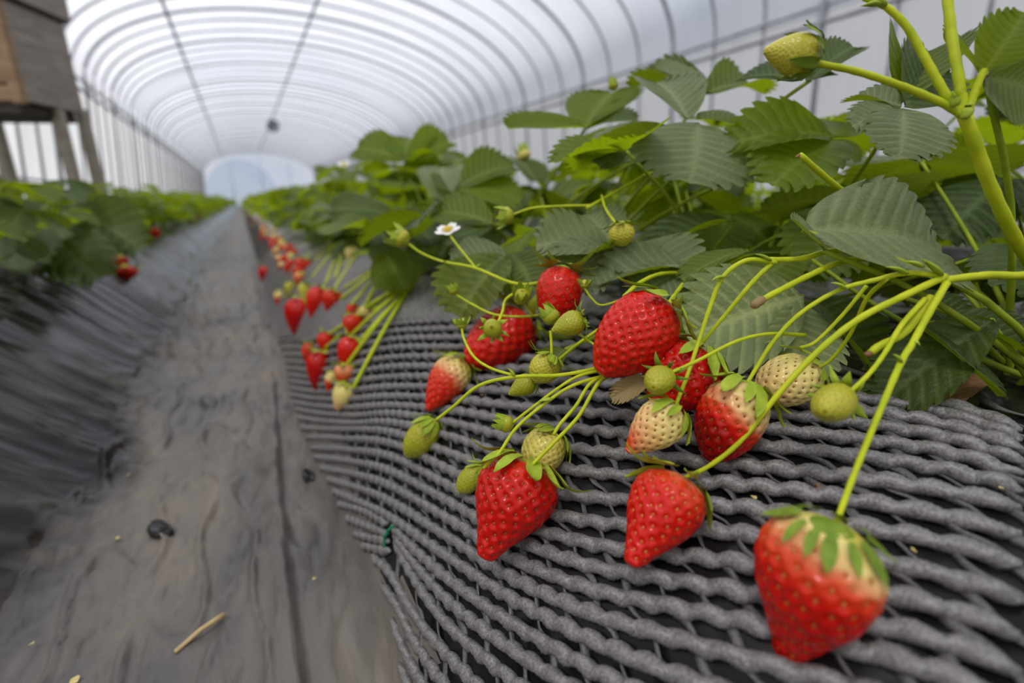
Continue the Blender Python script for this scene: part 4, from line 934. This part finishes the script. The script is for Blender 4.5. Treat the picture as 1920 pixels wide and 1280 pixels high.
# leaves picked out one by one: base, tip, depths, width/length, (up, to camera, right) of the face, material
U0, C0 = Vector((0, 0, 1)), -FW
HERO = [
 # plant, base, tip, zb, zt, ratio, (up, cam, right), mat, variant
 (0, (1505, 432), (1862, 412), 0.205, 0.21, 0.66, (0.55, 0.9, 0), 'leaf_grey', 1),
 (0, (1545, 470), (1486, 405), 0.205, 0.20, 0.55, (0.8, 0.5, 0.3), 'leaf_grey', 2),
 (1, (1505, 555), (1306, 612), 0.245, 0.235, 0.85, (0.3, 1, -.2), 'leaf_under', 3),
 (1, (1500, 570), (1500, 695), 0.245, 0.228, 0.95, (0.3, 1, 0), 'leaf_under', 4),
 (1, (1520, 560), (1700, 690), 0.245, 0.235, 0.75, (0.6, 0.7, .3), 'leaf_dark', 5),
 (0, (1845, 135), (1930, 20), 0.178, 0.165, 1.05, (0.35, 0.9, -.2), 'leaf', 0),
 (0, (1845, 145), (1990, 170), 0.178, 0.18, 0.8, (-0.4, 0.9, 0), 'leaf_grey', 3),
 (0, (1835, 140), (1800, 60), 0.182, 0.2, 0.6, (0.3, 0.8, .5), 'leaf', 6),
 (1, (1690, 205), (1712, 268), 0.255, 0.235, 1.2, (0.5, 0.9, 0), 'leaf_grey', 0),
 (1, (1688, 203), (1612, 215), 0.255, 0.25, 0.8, (0.5, 0.7, 0), 'leaf_grey', 1),
 (1, (1690, 200), (1600, 160), 0.255, 0.27, 0.7, (0.8, 0.4, -.2), 'leaf_grey', 5),
 (1, (1695, 200), (1760, 110), 0.255, 0.28, 0.7, (0.3, 0.9, 0.2), 'leaf_dark', 2),
 (1, (1690, 195), (1740, 45), 0.26, 0.30, 0.45, (0.3, 0.9, -0.3), 'leaf', 4),
 (2, (1520, 150), (1615, 50), 0.30, 0.30, 0.5, (0.4, 0.8, -.3), 'leaf_dark', 7),
 (2, (1505, 150), (1395, 115), 0.30, 0.32, 0.6, (0.4, 0.8, 0), 'leaf_dark', 1),
 (2, (1510, 150), (1570, 118), 0.30, 0.30, 0.6, (0.4, 0.8, 0), 'leaf_dark', 3),
 (2, (1310, 232), (1308, 312), 0.33, 0.30, 1.5, (0.55, 0.8, 0), 'leaf_grey', 1),
 (2, (1305, 225), (1405, 215), 0.33, 0.34, 0.7, (0.8, 0.5, 0), 'leaf', 6),
 (2, (1290, 225), (1240, 110), 0.33, 0.36, 0.7, (0.5, 0.8, 0), 'leaf_grey', 0),
 (2, (1330, 165), (1228, 120), 0.40, 0.40, 0.7, (0.75, 0.55, 0), 'leaf_grey', 2),
 (2, (1325, 175), (1440, 120), 0.40, 0.42, 0.6, (0.6, 0.6, 0), 'leaf', 5),
 (2, (1330, 175), (1190, 125), 0.42, 0.46, 0.5, (0.6, 0.6, 0), 'leaf_dark', 4),
 (3, (1280, 250), (1080, 238), 0.36, 0.36, 0.42, (1, 0.16, 0), 'leaf_grey', 3),
 (3, (1270, 262), (1130, 268), 0.37, 0.35, 0.55, (0.6, 0.6, 0), 'leaf_grey', 7),
 (3, (1098, 240), (948, 232), 0.42, 0.40, 0.55, (0.6, 0.5, -.3), 'leaf_bright', 2),
 (3, (1096, 240), (1146, 150), 0.42, 0.45, 0.95, (0.2, 0.9, -.5), 'leaf_bright', 6),
 (3, (1100, 242), (1190, 200), 0.42, 0.40, 0.7, (0.7, 0.5, 0), 'leaf_dark', 0),
 (2, (1560, 255), (1392, 222), 0.31, 0.30, 0.6, (0.5, 0.8, 0), 'leaf_bright', 5),
 (2, (1562, 258), (1545, 180), 0.31, 0.35, 0.9, (0.2, 0.9, 0), 'leaf_bright', 1),
 (2, (1560, 262), (1465, 300), 0.31, 0.28, 0.8, (0.8, 0.5, 0), 'leaf_bright', 3),
 (2, (1565, 262), (1620, 290), 0.31, 0.30, 0.7, (0.7, 0.5, 0), 'leaf', 7),
 (2, (1140, 460), (1008, 440), 0.31, 0.30, 0.75, (0.55, 0.8, 0), 'leaf_grey', 4),
 (2, (1145, 462), (1060, 512), 0.31, 0.285, 0.95, (0.6, 0.75, 0), 'leaf_grey', 0),
 (2, (1150, 455), (1100, 388), 0.31, 0.33, 1.1, (0.4, 0.9, 0), 'leaf_grey', 6),
 (2, (1290, 500), (1128, 482), 0.29, 0.28, 0.5, (0.8, 0.5, 0), 'leaf_grey', 5),
 (2, (1290, 505), (1190, 545), 0.29, 0.275, 0.7, (0.8, 0.6, 0), 'leaf_grey', 2),
 (3, (945, 480), (850, 572), 0.37, 0.335, 0.85, (0.45, 0.8, -.3), 'leaf', 4),
 (3, (950, 478), (838, 470), 0.37, 0.37, 0.7, (0.5, 0.8, 0), 'leaf_grey', 1),
 (3, (960, 475), (1000, 525), 0.37, 0.34, 1.3, (0.4, 0.8, 0), 'leaf', 3),
 (3, (925, 420), (812, 372), 0.43, 0.44, 0.65, (0.5, 0.8, 0), 'leaf', 0),
 (3, (920, 425), (850, 440), 0.43, 0.41, 0.8, (0.7, 0.5, 0), 'leaf_dark', 2),
 (4, (862, 350), (960, 282), 0.55, 0.56, 0.65, (0.3, 0.9, -.2), 'leaf', 5),
 (4, (830, 375), (825, 292), 0.55, 0.57, 0.85, (0.2, 1, 0), 'leaf_grey', 7),
 (4, (860, 352), (975, 350), 0.55, 0.53, 0.7, (0.6, 0.6, 0), 'leaf_bright', 1),
 (5, (760, 300), (660, 258), 0.72, 0.72, 0.7, (0.4, 0.8, 0), 'leaf_bright', 3),
 (5, (762, 300), (765, 235), 0.72, 0.76, 1.1, (0.2, 0.9, 0), 'leaf_bright', 0),
 (5, (765, 302), (845, 250), 0.72, 0.74, 0.7, (0.3, 0.8, 0), 'leaf_bright', 4),
 (4, (735, 400), (615, 380), 0.66, 0.64, 0.6, (0.5, 0.7, 0), 'leaf_dark', 6),
 (1, (1380, 415), (1195, 432), 0.33, 0.31, 0.35, (0.9, 0.25, 0), 'leaf_dark', 3),
 (1, (1400, 470), (1280, 492), 0.28, 0.27, 0.4, (0.9, 0.3, 0), 'leaf', 1),
 (1, (1300, 600), (1225, 618), 0.27, 0.265, 0.6, (0.6, 0.7, 0), 'leaf_bright', 2),
 (0, (1860, 600), (1650, 735), 0.215, 0.215, 0.5, (0.9, 0.5, 0), 'leaf_dark', 0),
 (0, (1700, 600), (1908, 728), 0.22, 0.20, 0.32, (0.9, 0.35, .3), 'leaf_dark', 6),
 (0, (1780, 590), (1940, 640), 0.235, 0.22, 0.7, (0.8, 0.5, 0), 'leaf_dark', 4),
 (0, (1700, 560), (1830, 610), 0.24, 0.235, 0.8, (0.6, 0.7, 0), 'leaf_dark', 2),
 (1, (1060, 655), (1010, 690), 0.285, 0.28, 0.8, (0.6, 0.7, 0), 'leaf', 5),
 (4, (720, 470), (760, 540), 0.58, 0.54, 0.8, (0.6, 0.6, 0), 'leaf', 2),
 (4, (735, 455), (700, 480), 0.6, 0.58, 0.9, (0.6, 0.6, 0), 'leaf_grey', 1),
]
for j, (bpx, tpx, m_) in enumerate((((735, 425), (668, 478), 'leaf'), ((700, 405), (628, 452), 'leaf_dark'), ((660, 395), (590, 440), 'leaf'), ((630, 385), (566, 425), 'leaf_bright'), ((600, 375), (540, 408), 'leaf'), ((560, 372), (512, 402), 'leaf_bright'), ((520, 365), (484, 390), 'leaf_bright'), ((770, 440), (735, 500), 'leaf_dark'), ((690, 440), (640, 486), 'leaf_dark'), ((585, 395), (530, 425), 'leaf_bright'), ((800, 455), (770, 515), 'leaf'), ((640, 420), (600, 462), 'leaf_grey'))):
    zz_ = surf(*tpx)
    if zz_ > 1.9: continue
    HERO.append((min(10, max(3, int(zz_ * 3.4) + 1)), bpx, tpx, zz_ * 1.0, zz_ * 0.95 - 0.015, 0.85, (0.6, 0.7, -0.2), m_, j % 8))
last = {}
for (pi, bpx, tpx, zb, zt, ratio, nv_, m_, var) in HERO:
    pl = front[pi]; B, T = P(*bpx, zb), P(*tpx, zt)
    key = (pi, round(bpx[0] / 60), round(bpx[1] / 60))
    nrm = U0 * nv_[0] + C0 * nv_[1] + R3 * nv_[2]
    if key not in last: last[key] = pl.stalk(B, bow=0.01)
    pl.leaflet(last[key], B, T, (T - B).length * ratio * 1.08, nrm, m_, var)
# fill the plants with further leaves that keep clear of fruit, mat and roof
SKY_U = [440, 470, 520, 560, 620, 660, 700, 760, 840, 880, 940, 1000, 1060, 1140, 1200, 1260, 1340, 1420, 1540, 1640, 1720, 1800, 1960]
SKY_V = [385, 372, 345, 315, 300, 275, 258, 252, 262, 290, 275, 262, 250, 225, 185, 165, 160, 180, 175, 190, 130, 110, 100]
LOW_U = [440, 470, 500, 560, 640, 700, 760, 830, 950, 1000, 1100, 1200, 1300, 1480, 1600, 1960]
LOW_V = [385, 405, 430, 458, 480, 488, 500, 505, 510, 500, 505, 515, 545, 560, 600, 690]
def ok_right(p):
    u, v, z = proj(p)
    if z < 0.03: return (p - CAM).length > 0.25
    if not (-60 < u < 1980 and -60 < v < 1340): return (p - CAM).length > 0.24
    return np.interp(u, SKY_U, SKY_V) < v < np.interp(u, LOW_U, LOW_V) and (z > 0.27 or (u > 1700 and z > .22))
SL_U = [-60, 0, 100, 200, 300, 380, 440]; SL_V = [290, 295, 315, 325, 340, 358, 378]
LL_V = [540, 520, 505, 480, 435, 405, 380]
def ok_left(p):
    u, v, z = proj(p)
    if z < 0.03 or u < -60: return True
    return np.interp(u, SL_U, SL_V) < v < np.interp(u, SL_U, LL_V)
def fill(pl, n, ok, hmin, hmax, rmax, mats, tries=14, size=(0.052, 0.078), lean=0.0):
    for _ in range(n):
        for t in range(tries):
            az = random.uniform(0, 2 * PI); rr = rmax * math.sqrt(random.random()); h = random.uniform(hmin, hmax)
            J = pl.loc + Vector((rr * math.cos(az) + lean, rr * math.sin(az), h))
            out = Vector((math.cos(az), math.sin(az), 0)); rx = Vector((-out.y, out.x, 0))
            L = random.uniform(*size); tilt = random.uniform(-0.5, 0.35)
            lf = []
            for k, (a, sc) in enumerate(((0, 1.0), (1.25, 0.93), (-1.25, 0.93))):
                d = out * math.cos(a) + rx * math.sin(a) + Vector((0, 0, tilt + random.uniform(-.25, .2))); d.normalize()
                nr = Vector((0, 0, 1)) + out * random.uniform(-.2, .5) + Vector((random.uniform(-.4, .4), random.uniform(-.4, .4), 0))
                lf.append((J + d * 0.004, J + d * L * sc, L * sc * random.uniform(0.78, 0.95), nr))
            pts = [J] + [b for a, b, c, d in lf] + [(a + b) / 2 for a, b, c, d in lf]
            if all(ok(p) for p in pts):
                st = pl.stalk(J, bow=random.uniform(-.01, .02)); mm = random.choice(mats)
                for a, b, c, d in lf: pl.leaflet(st, a, b, c, d, mm)
                break
MATS = ['leaf', 'leaf', 'leaf_grey', 'leaf_dark', 'leaf_bright']
for i, pl in enumerate(front): fill(pl, 13 if i < 8 else 11, ok_right, 0.03, 0.20, 0.18, MATS, 20)
for i, pl in enumerate(front):
    if i >= 3: fill(pl, 7, ok_right, -0.02, 0.08, 0.13, MATS, 40, lean=-0.11)
def row(x, ys, rowname, ok, n, group, h=(0.05, 0.19), mats=MATS):
    for i, y in enumerate(ys):
        lab = 'leafy strawberry plant, %s in the %s' % (ORD[i], rowname)
        pl = Plant((x + random.uniform(-.02, .02), y, drape(x, -0.002) if -1.1 < x < 1 else 0.225), lab, group)
        fill(pl, n, ok, h[0], h[1], 0.15, mats)
row(0.62, [0.12, 0.34, 0.56, 0.8, 1.05, 1.3, 1.55, 1.8, 2.1, 2.4], 'back row of the bed with the rope mat', ok_right, 8, 'back row plants on the mat bed')
row(-0.43, [0.85, 1.06, 1.27, 1.48, 1.7, 1.92, 2.15, 2.4], 'path side row of the black film bed', ok_left, 9, 'path side plants on the black film bed', (0.02, 0.17), ['leaf', 'leaf_dark', 'leaf', 'leaf_grey'])
lp = [o for o in COL.objects if o.name.startswith('strawberry_plant') and 'first in the path side row of the black' in o.get('label', '')][0]
class _L(Plant):
    def __init__(s, o): s.o = o; s.loc = Vector(o.location); s.n = 0
lpl = _L(lp)
for bpx, tpx, zb, zt, ratio, nv_, m_, var in (((50, 415), (150, 478), 0.95, 0.86, 0.55, (0.7, .6, 0), 'leaf_dark', 1), ((40, 425), (45, 515), 0.95, 0.84, 0.8, (0.6, .7, 0), 'leaf_dark', 2), ((30, 420), (-70, 470), 0.95, 0.9, 0.8, (0.7, .6, 0), 'leaf', 4),
        ((130, 385), (232, 425), 1.05, 0.98, 0.6, (0.7, .6, 0), 'leaf_dark', 5), ((60, 400), (-10, 440), 1.0, 0.92, 0.6, (0.9, .3, 0), 'leaf_grey', 6)):
    B, T = P(*bpx, zb), P(*tpx, zt); lpl.leaflet(lpl.stalk(B), B, T, (T - B).length * ratio, U0 * nv_[0] + C0 * nv_[1], m_, var)
row(-0.70, [1.0, 1.25, 1.5, 1.75, 2.0, 2.25, 2.5], 'wall side row of the black film bed', ok_left, 9, 'wall side plants on the black film bed', (0.05, 0.19), ['leaf', 'leaf_dark', 'leaf', 'leaf_grey'])
# plants down the house: one mesh each
def clump(seed, n, spread, hh, m, size=(0.05, 0.08), low=0.0):
    rs = np.random.RandomState(seed); V, F, A = [np.zeros(3), np.array([0.004, 0, 0])], [], [0.2, 0.2]
    for k in range(n):
        az = rs.uniform(0, 2 * PI); r = spread * math.sqrt(rs.rand()); h = low + hh * (0.25 + 0.75 * rs.rand()) * (1 - 0.35 * (r / spread) ** 2)
        c = np.array([r * math.cos(az), r * math.sin(az), h]); L = rs.uniform(*size)
        a2 = az + rs.uniform(-1, 1); d = np.array([math.cos(a2), math.sin(a2), rs.uniform(-.6, .3)]); d /= np.linalg.norm(d)
        s = np.cross(d, [0, 0, 1]); s /= np.linalg.norm(s); nn = np.cross(s, d)
        o_ = len(V); w = L * 0.44
        loc = [(0, 0, 0), (.55, .35, .10), (.9, .8, .14), (.7, 1.1, .08), (0, 1.15, -.06), (-.7, 1.1, .08), (-.9, .8, .14), (-.55, .35, .10), (0, .6, 0)]
        for (x, y, z) in loc: V.append(c + s * x * w + d * y * L * 0.85 + nn * z * L * 2); A.append(0.2)
        F += [(o_ + 8, o_ + i, o_ + (i + 1) % 8) for i in range(8)]
        V.append(c + np.array([0.004, 0, 0])); A.append(0.9); F.append((0, 1, len(V) - 1, o_))
    return V, F, A
CL = []
for i in range(5):
    V, F, A = clump(100 + i, 38, 0.17, 0.19, 'leaf_far'); CL.append(mesh_from('strawberry_plant', V, F, M['leaf_far'], attr={'vein': A}))
CLB = [mesh_from('strawberry_plant', *clump(150 + i, 34, 0.17, 0.18, '')[:2], M['leaf_bright'], attr={'vein': clump(150 + i, 34, 0.17, 0.18, '')[2]}) for i in range(3)]
def far_row(x, y0, y1, step, label, group, bright=0.0):
    y = y0
    while y < y1:
        o = link('strawberry_plant', random.choice(CLB if random.random() < bright else CL)); o.location = (x + random.uniform(-.03, .03), y + random.uniform(-.05, .05), (drape(x, -.005) if -1.1 < x < 1 else 0.22))
        o.rotation_euler = (0, 0, random.uniform(0, 6.28)); s = random.uniform(.9, 1.15); o.scale = (s, s, s * random.uniform(.85, 1.0))
        tag(o, label, 'plant', group); y += step
far_row(0.29, 2.5, 10, 0.26, 'blurred strawberry plant far down the bed with the rope mat, path side', 'far plants on the path side of the mat bed', 0.5)
far_row(0.60, 2.65, 10, 0.32, 'blurred strawberry plant far down the bed with the rope mat, back side', 'far plants on the back side of the mat bed')
far_row(-0.43, 2.65, 10, 0.26, 'blurred strawberry plant far down the black film bed, path side', 'far plants on the path side of the black film bed')
far_row(-0.70, 2.75, 10, 0.32, 'blurred strawberry plant far down the black film bed, wall side', 'far plants on the wall side of the black film bed')
far_row(1.5, 0.5, 9, 0.36, 'blurred strawberry plant on the bed beyond the mat bed', 'plants on the next bed')
far_row(1.85, 0.7, 9, 0.36, 'blurred strawberry plant on the far side of the bed beyond', 'plants on the far side of the next bed')
far_row(2.75, 1.0, 8, 0.45, 'blurred strawberry plant on the bed nearest the right wall', 'plants by the right wall')
V, F, A = [], [], []
for x in (0.34, 0.60, -0.43, -0.70, 1.5, 1.85, 2.75):
    y = 10.0 if x < 1 else 9.0
    while y < 29.5:
        a, b_, c = clump(random.randrange(9999), 16, 0.2, 0.2, 'leaf_far', (0.08, 0.12)); o_ = len(V)
        V += [p + np.array([x, y, 0.22]) for p in a]; F += [tuple(i + o_ for i in q) for q in b_]; A += c; y += 0.42
o = link('distant_foliage', mesh_from('distant_foliage', V, F, M['leaf_far'], attr={'vein': A})); tag(o, 'strawberry foliage merging together at the far end of the beds', 'foliage', kind='stuff')

# ================================================================== FRUIT FURTHER DOWN THE BED
def small(c, w, h, ang, r, label, seed, z=None, cat='strawberry', group=None, shape='cone', res=1):
    dx, dy = math.cos(math.radians(ang)) * h / 2, math.sin(math.radians(ang)) * h / 2   # ang: direction of the tip, 90 = down
    if z is None: zs = surf(c[0], c[1], RR * 2); z = zs - 0.8 * w * zs / FPX / 2
    return berry_at(P(c[0] - dx, c[1] - dy, z), P(c[0] + dx, c[1] + dy, z), w * z / FPX / 2, label, ripe=r, shape=shape, res=res, nsep=7, sepl=0.7, seed=seed, group=group)
RED, DRED, PINK, CRM, GRN, HALF = (0.76, 0.80, 0, 1), (0.84, 0.95, 0, 1), (0.52, 0.66, 0, 1), (0.30, 0.45, .3, 1), (0.12, 0.2, 0, 1), (0.3, .75, .2, .7)
C1 = [((655, 663), 50, 66, 110, RED, 'plump red strawberry in the hanging cluster left of the mat middle'), ((597, 695), 46, 76, 100, DRED, 'dark red strawberry at the left of the hanging cluster'),
      ((611, 642), 34, 40, 100, RED, 'small red strawberry at the top left of the hanging cluster'), ((662, 612), 42, 46, 100, (0.70, 0.74, 0, 1), 'dull pink red strawberry high in the hanging cluster'),
      ((685, 587), 28, 28, 60, CRM, 'cream strawberry at the top of the hanging cluster'), ((605, 672), 26, 40, 160, GRN, 'yellow green strawberry lying across the hanging cluster'),
      ((646, 704), 44, 44, 100, PINK, 'pale pink strawberry low in the hanging cluster'), ((620, 716), 24, 42, 100, HALF, 'narrow greenish strawberry low in the hanging cluster'),
      ((644, 745), 46, 54, 115, CRM, 'cream yellow strawberry hanging lowest in the cluster'), ((660, 586), 24, 34, 100, RED, 'half hidden red strawberry behind the cluster stalks'), ((580, 662), 30, 40, 100, (0.68, 0.74, 0, 1), 'orange red strawberry at the left edge of the hanging cluster')]
for i, (c, w, h, a, r, lab) in enumerate(C1): small(c, w, h, a, r, lab, 200 + i)
C2 = [((560, 594), 56, 72, 100, DRED, 'very dark red pair like strawberry in the second cluster back'), ((594, 568), 44, 62, 110, RED, 'bright red strawberry in the second cluster back'),
      ((622, 565), 40, 44, 115, (0.68, 0.78, 0, 1), 'orange topped red strawberry in the second cluster back'), ((572, 550), 24, 40, 80, GRN, 'yellow green oval strawberry in the second cluster back'),
      ((546, 543), 26, 30, 90, GRN, 'round yellow green strawberry in the second cluster back'), ((525, 560), 22, 32, 90, HALF, 'cream strawberry with red tip left in the second cluster back'),
      ((570, 500), 34, 30, 110, (0.66, 0.76, 0, 1), 'orange red strawberry above the second cluster back'), ((563, 524), 26, 28, 100, PINK, 'pale red strawberry above the second cluster back'),
      ((497, 515), 26, 30, 100, DRED, 'dark red strawberry alone beside the path edge'), ((660, 478), 30, 32, 90, CRM, 'blurred cream fruit hanging under the leaves above the second cluster')]
for i, (c, w, h, a, r, lab) in enumerate(C2): small(c, w, h, a, r, lab, 300 + i)
rs = np.random.RandomState(5)
for i in range(58):                # the fruit further away
    t = rs.rand() ** 0.9; u = 550 - 92 * t + rs.uniform(-22, 22) * (1 - t * .75) + 4; v = 505 - 112 * t + rs.uniform(-20, 20) * (1 - t * .7)
    lo = np.interp(v, tip_v, tip_u)
    u = max(u, lo + 4 + rs.uniform(0, 10))
    zs = surf(u, v); w = min(26, 0.027 * FPX / zs * rs.uniform(.8, 1.1))
    small((u, v), w, w * 1.2, rs.uniform(80, 120), [RED, RED, PINK, (0.66, 0.76, 0, 1), HALF, CRM][rs.randint(6)], 'blurred small strawberry in the row of fruit far along the path edge', 400 + i, group='fruit far along the path edge', res=0)
for i, (c, w, h, r, lab) in enumerate([((226, 493), 24, 28, DRED, 'dark red strawberry above its orange neighbour on the black film'), ((238, 512), 34, 28, (0.70, 0.78, 0, 1), 'orange red strawberry lowest on the black film'), ((290, 438), 20, 22, RED, 'red strawberry under the leaves furthest along the black film'),
                                  ((160, 466), 24, 24, DRED, 'dark red strawberry under the leftmost leaves'), ((366, 408), 12, 14, DRED, 'tiny red strawberry where the left row meets the path'), ((1410, 436), 16, 18, RED, 'small red strawberry glimpsed between the leaf stalks'), ((1448, 434), 24, 26, (0.68, 0.76, 0, 1), 'second red strawberry glimpsed behind the leaf stalks')]):
    small(c, w, h, 95, r, lab, 500 + i, z=0.55 if c[0] > 1000 else None)
def auto_truss(label, hub, targets, r=0.0012, zt=0.0):
    st = []
    hz_ = surf(hub[0], hub[1]) - 0.03
    for (u, v) in targets:
        z1 = surf(u, v) - 0.03
        mu, mv = (hub[0] * .55 + u * .45), (hub[1] * .55 + v * .45) - 8
        st.append(([(hub[0] + random.uniform(-6, 6), hub[1] + random.uniform(-4, 4), hz_), (mu, mv, (hz_ + z1) / 2 - 0.035), (u, v, z1)], r))
    return truss(label, P(hub[0], hub[1], hz_), st)
auto_truss('yellow green stalks fanning down to the hanging cluster', (772, 536), [(655, 632), (665, 592), (690, 575), (615, 628), (650, 684), (662, 728), (628, 700), (600, 660)], 0.0025)
auto_truss('yellow green stalks fanning down to the second cluster back', (690, 458), [(600, 545), (572, 532), (545, 530), (625, 545), (575, 490), (560, 560)], 0.0026)
auto_truss('yellow green stalks spread over the mat above the hanging cluster', (735, 500), [(640, 560), (660, 570), (690, 560), (645, 540), (670, 600)], 0.0024)
auto_truss('yellow green stalks drooping from under the leaves behind the second cluster', (650, 455), [(560, 492), (585, 520), (610, 530), (548, 520), (590, 490), (630, 520)], 0.0026)
auto_truss('yellow green stalks hanging along the far fruit row', (610, 440), [(520, 500), (540, 480), (505, 455), (560, 500), (535, 520), (490, 440)], 0.002)

# ================================================================== SMALL LITTER
def twig(p0, p1, r, label):
    A, B = on_surf(*p0, r + 0.002), on_surf(*p1, r + 0.002); C = (A + B) / 2 + Vector((0, 0, 0.002))
    o = tube('straw_piece', [tuple(x - A) for x in (A, A.lerp(B, .25) + Vector((0, 0, .001)), C, B)], [r, r * .9, r * .8, r * .7], M['straw'], None, 7); o.location = A
    return tag(o, label, 'straw')
twig((420, 1152), (328, 1222), 0.0022, 'piece of yellow straw lying on the dusty path')
def fleck(u, v, s, label, m='fleck', lift=0.004):
    z = surf(u, v, lift); A = P(u, v, z); k = s * z / FPX / 2; rs = np.random.RandomState(int(u * 7 + v))
    n = 7; ang = np.sort(rs.uniform(0, 2 * PI, n)); top = [(k * rs.uniform(.6, 1.1) * math.cos(a), k * rs.uniform(.6, 1.1) * math.sin(a), k * rs.uniform(.1, .4)) for a in ang]
    v_ = top + [(p[0] * .9, p[1] * .9, p[2] - k * .35) for p in top]
    f_ = [tuple(range(n)), tuple(reversed(range(n, 2 * n)))] + [(i, n + i, n + (i + 1) % n, (i + 1) % n) for i in range(n)]
    o = link('litter_fleck', mesh_from('litter_fleck', v_, f_, M[m], False)); o.location = A
    return tag(o, label, 'fleck')
fleck(1415, 932, 15, 'pale yellow fleck on the mat right of the glossy red strawberry')
fleck(1540, 915, 22, 'brown orange fleck on the mat beside the long hanging stalk', 'dry')
fleck(1712, 1032, 15, 'cream fleck between the ropes right of the largest strawberry')
fleck(887, 804, 11, 'tiny yellow fleck on the mat near the hanging green strawberry')
fleck(903, 741, 8, 'tiny orange fleck on the mat under the red tipped strawberry', 'dry')
fleck(1764, 731, 24, 'white crumb lying by the dry leaf on the mat edge', 'white', 0.008)
fleck(1782, 724, 14, 'tan crumb next to the white one on the mat edge', 'straw', 0.008)
fleck(1697, 736, 11, 'small tan crumb on the uppermost rope', 'straw', 0.006)
fleck(1876, 914, 9, 'pale green fleck on the mat at the right edge')
for i, (u, v, s) in enumerate([(238, 890, 10), (222, 1008, 10), (60, 1206, 10), (140, 1276, 20), (590, 1085, 8)]):
    fleck(u, v, s, ['yellow fleck on the path left of the upper hole', 'yellow fleck on the path left of the dark hole', 'small yellow fleck near the lower left corner of the path', 'yellow husk at the bottom edge of the path', 'tiny white fleck at the foot of the mat'][i])
# dry brown leaf on the mat edge and a withered sepal by the big berry
def dry_leaf(base, tip, zb, zt, ratio, nrm, m, label, var=3):
    B, T = P(*base, zb), P(*tip, zt)
    v_, f_, ve = LEAFGEO[var]
    o = link('dry_leaf', mesh_from('dry_leaf', v_, f_, M[m], attr={'vein': ve})); o.location = B
    mm = leaf_matrix(B, T, (T - B).length * ratio, nrm, B); mm.translation = B; o.matrix_basis = mm
    return tag(o, label, 'dry leaf')
dry_leaf((1855, 708), (1742, 750), surf(1855, 708, .008), surf(1742, 750, .008), 0.28, U0 + C0 * .6, 'dry', 'curled brown dry leaf on the top edge of the mat')
dry_leaf((1222, 706), (1150, 742), 0.222, 0.218, 0.5, U0 * .4 + C0, 'withered', 'withered brownish leaf piece under the big red strawberry', 5)
# holes torn in the path film
def hole(u, v, w, h, label):
    A = on_surf(u, v, 0.0085); n = 14; rs = np.random.RandomState(int(u)); k = surf(u, v) / FPX
    rim = []
    for i in range(n):
        a = 2 * PI * i / n
        q = on_surf(u + w / 2 * math.cos(a) * rs.uniform(.75, 1.1), v + h / 2 * math.sin(a) * rs.uniform(.75, 1.1), 0.0085)
        rim.append(q - A)
    v_ = [tuple(p) for p in rim] + [tuple(p * 1.25 + Vector((0, 0, -0.006))) for p in rim] + [tuple(p * 0.8 + Vector((0, 0, -0.0015))) for p in rim] + [(0, 0, -0.002)]
    f_ = [(i, (i + 1) % n, n + (i + 1) % n, n + i) for i in range(n)] + [(i, 2 * n + i, 2 * n + (i + 1) % n, (i + 1) % n) for i in range(n)] + [(2 * n + i, 3 * n, 2 * n + (i + 1) % n) for i in range(n)]
    o = link('torn_hole', mesh_from('torn_hole', v_, f_, M['film_black'])); o.location = A
    return tag(o, label, 'hole')
hole(298, 986, 44, 26, 'dark torn hole with raised rim in the path film')
hole(576, 886, 20, 18, 'small dark hole in the film at the foot of the mat')
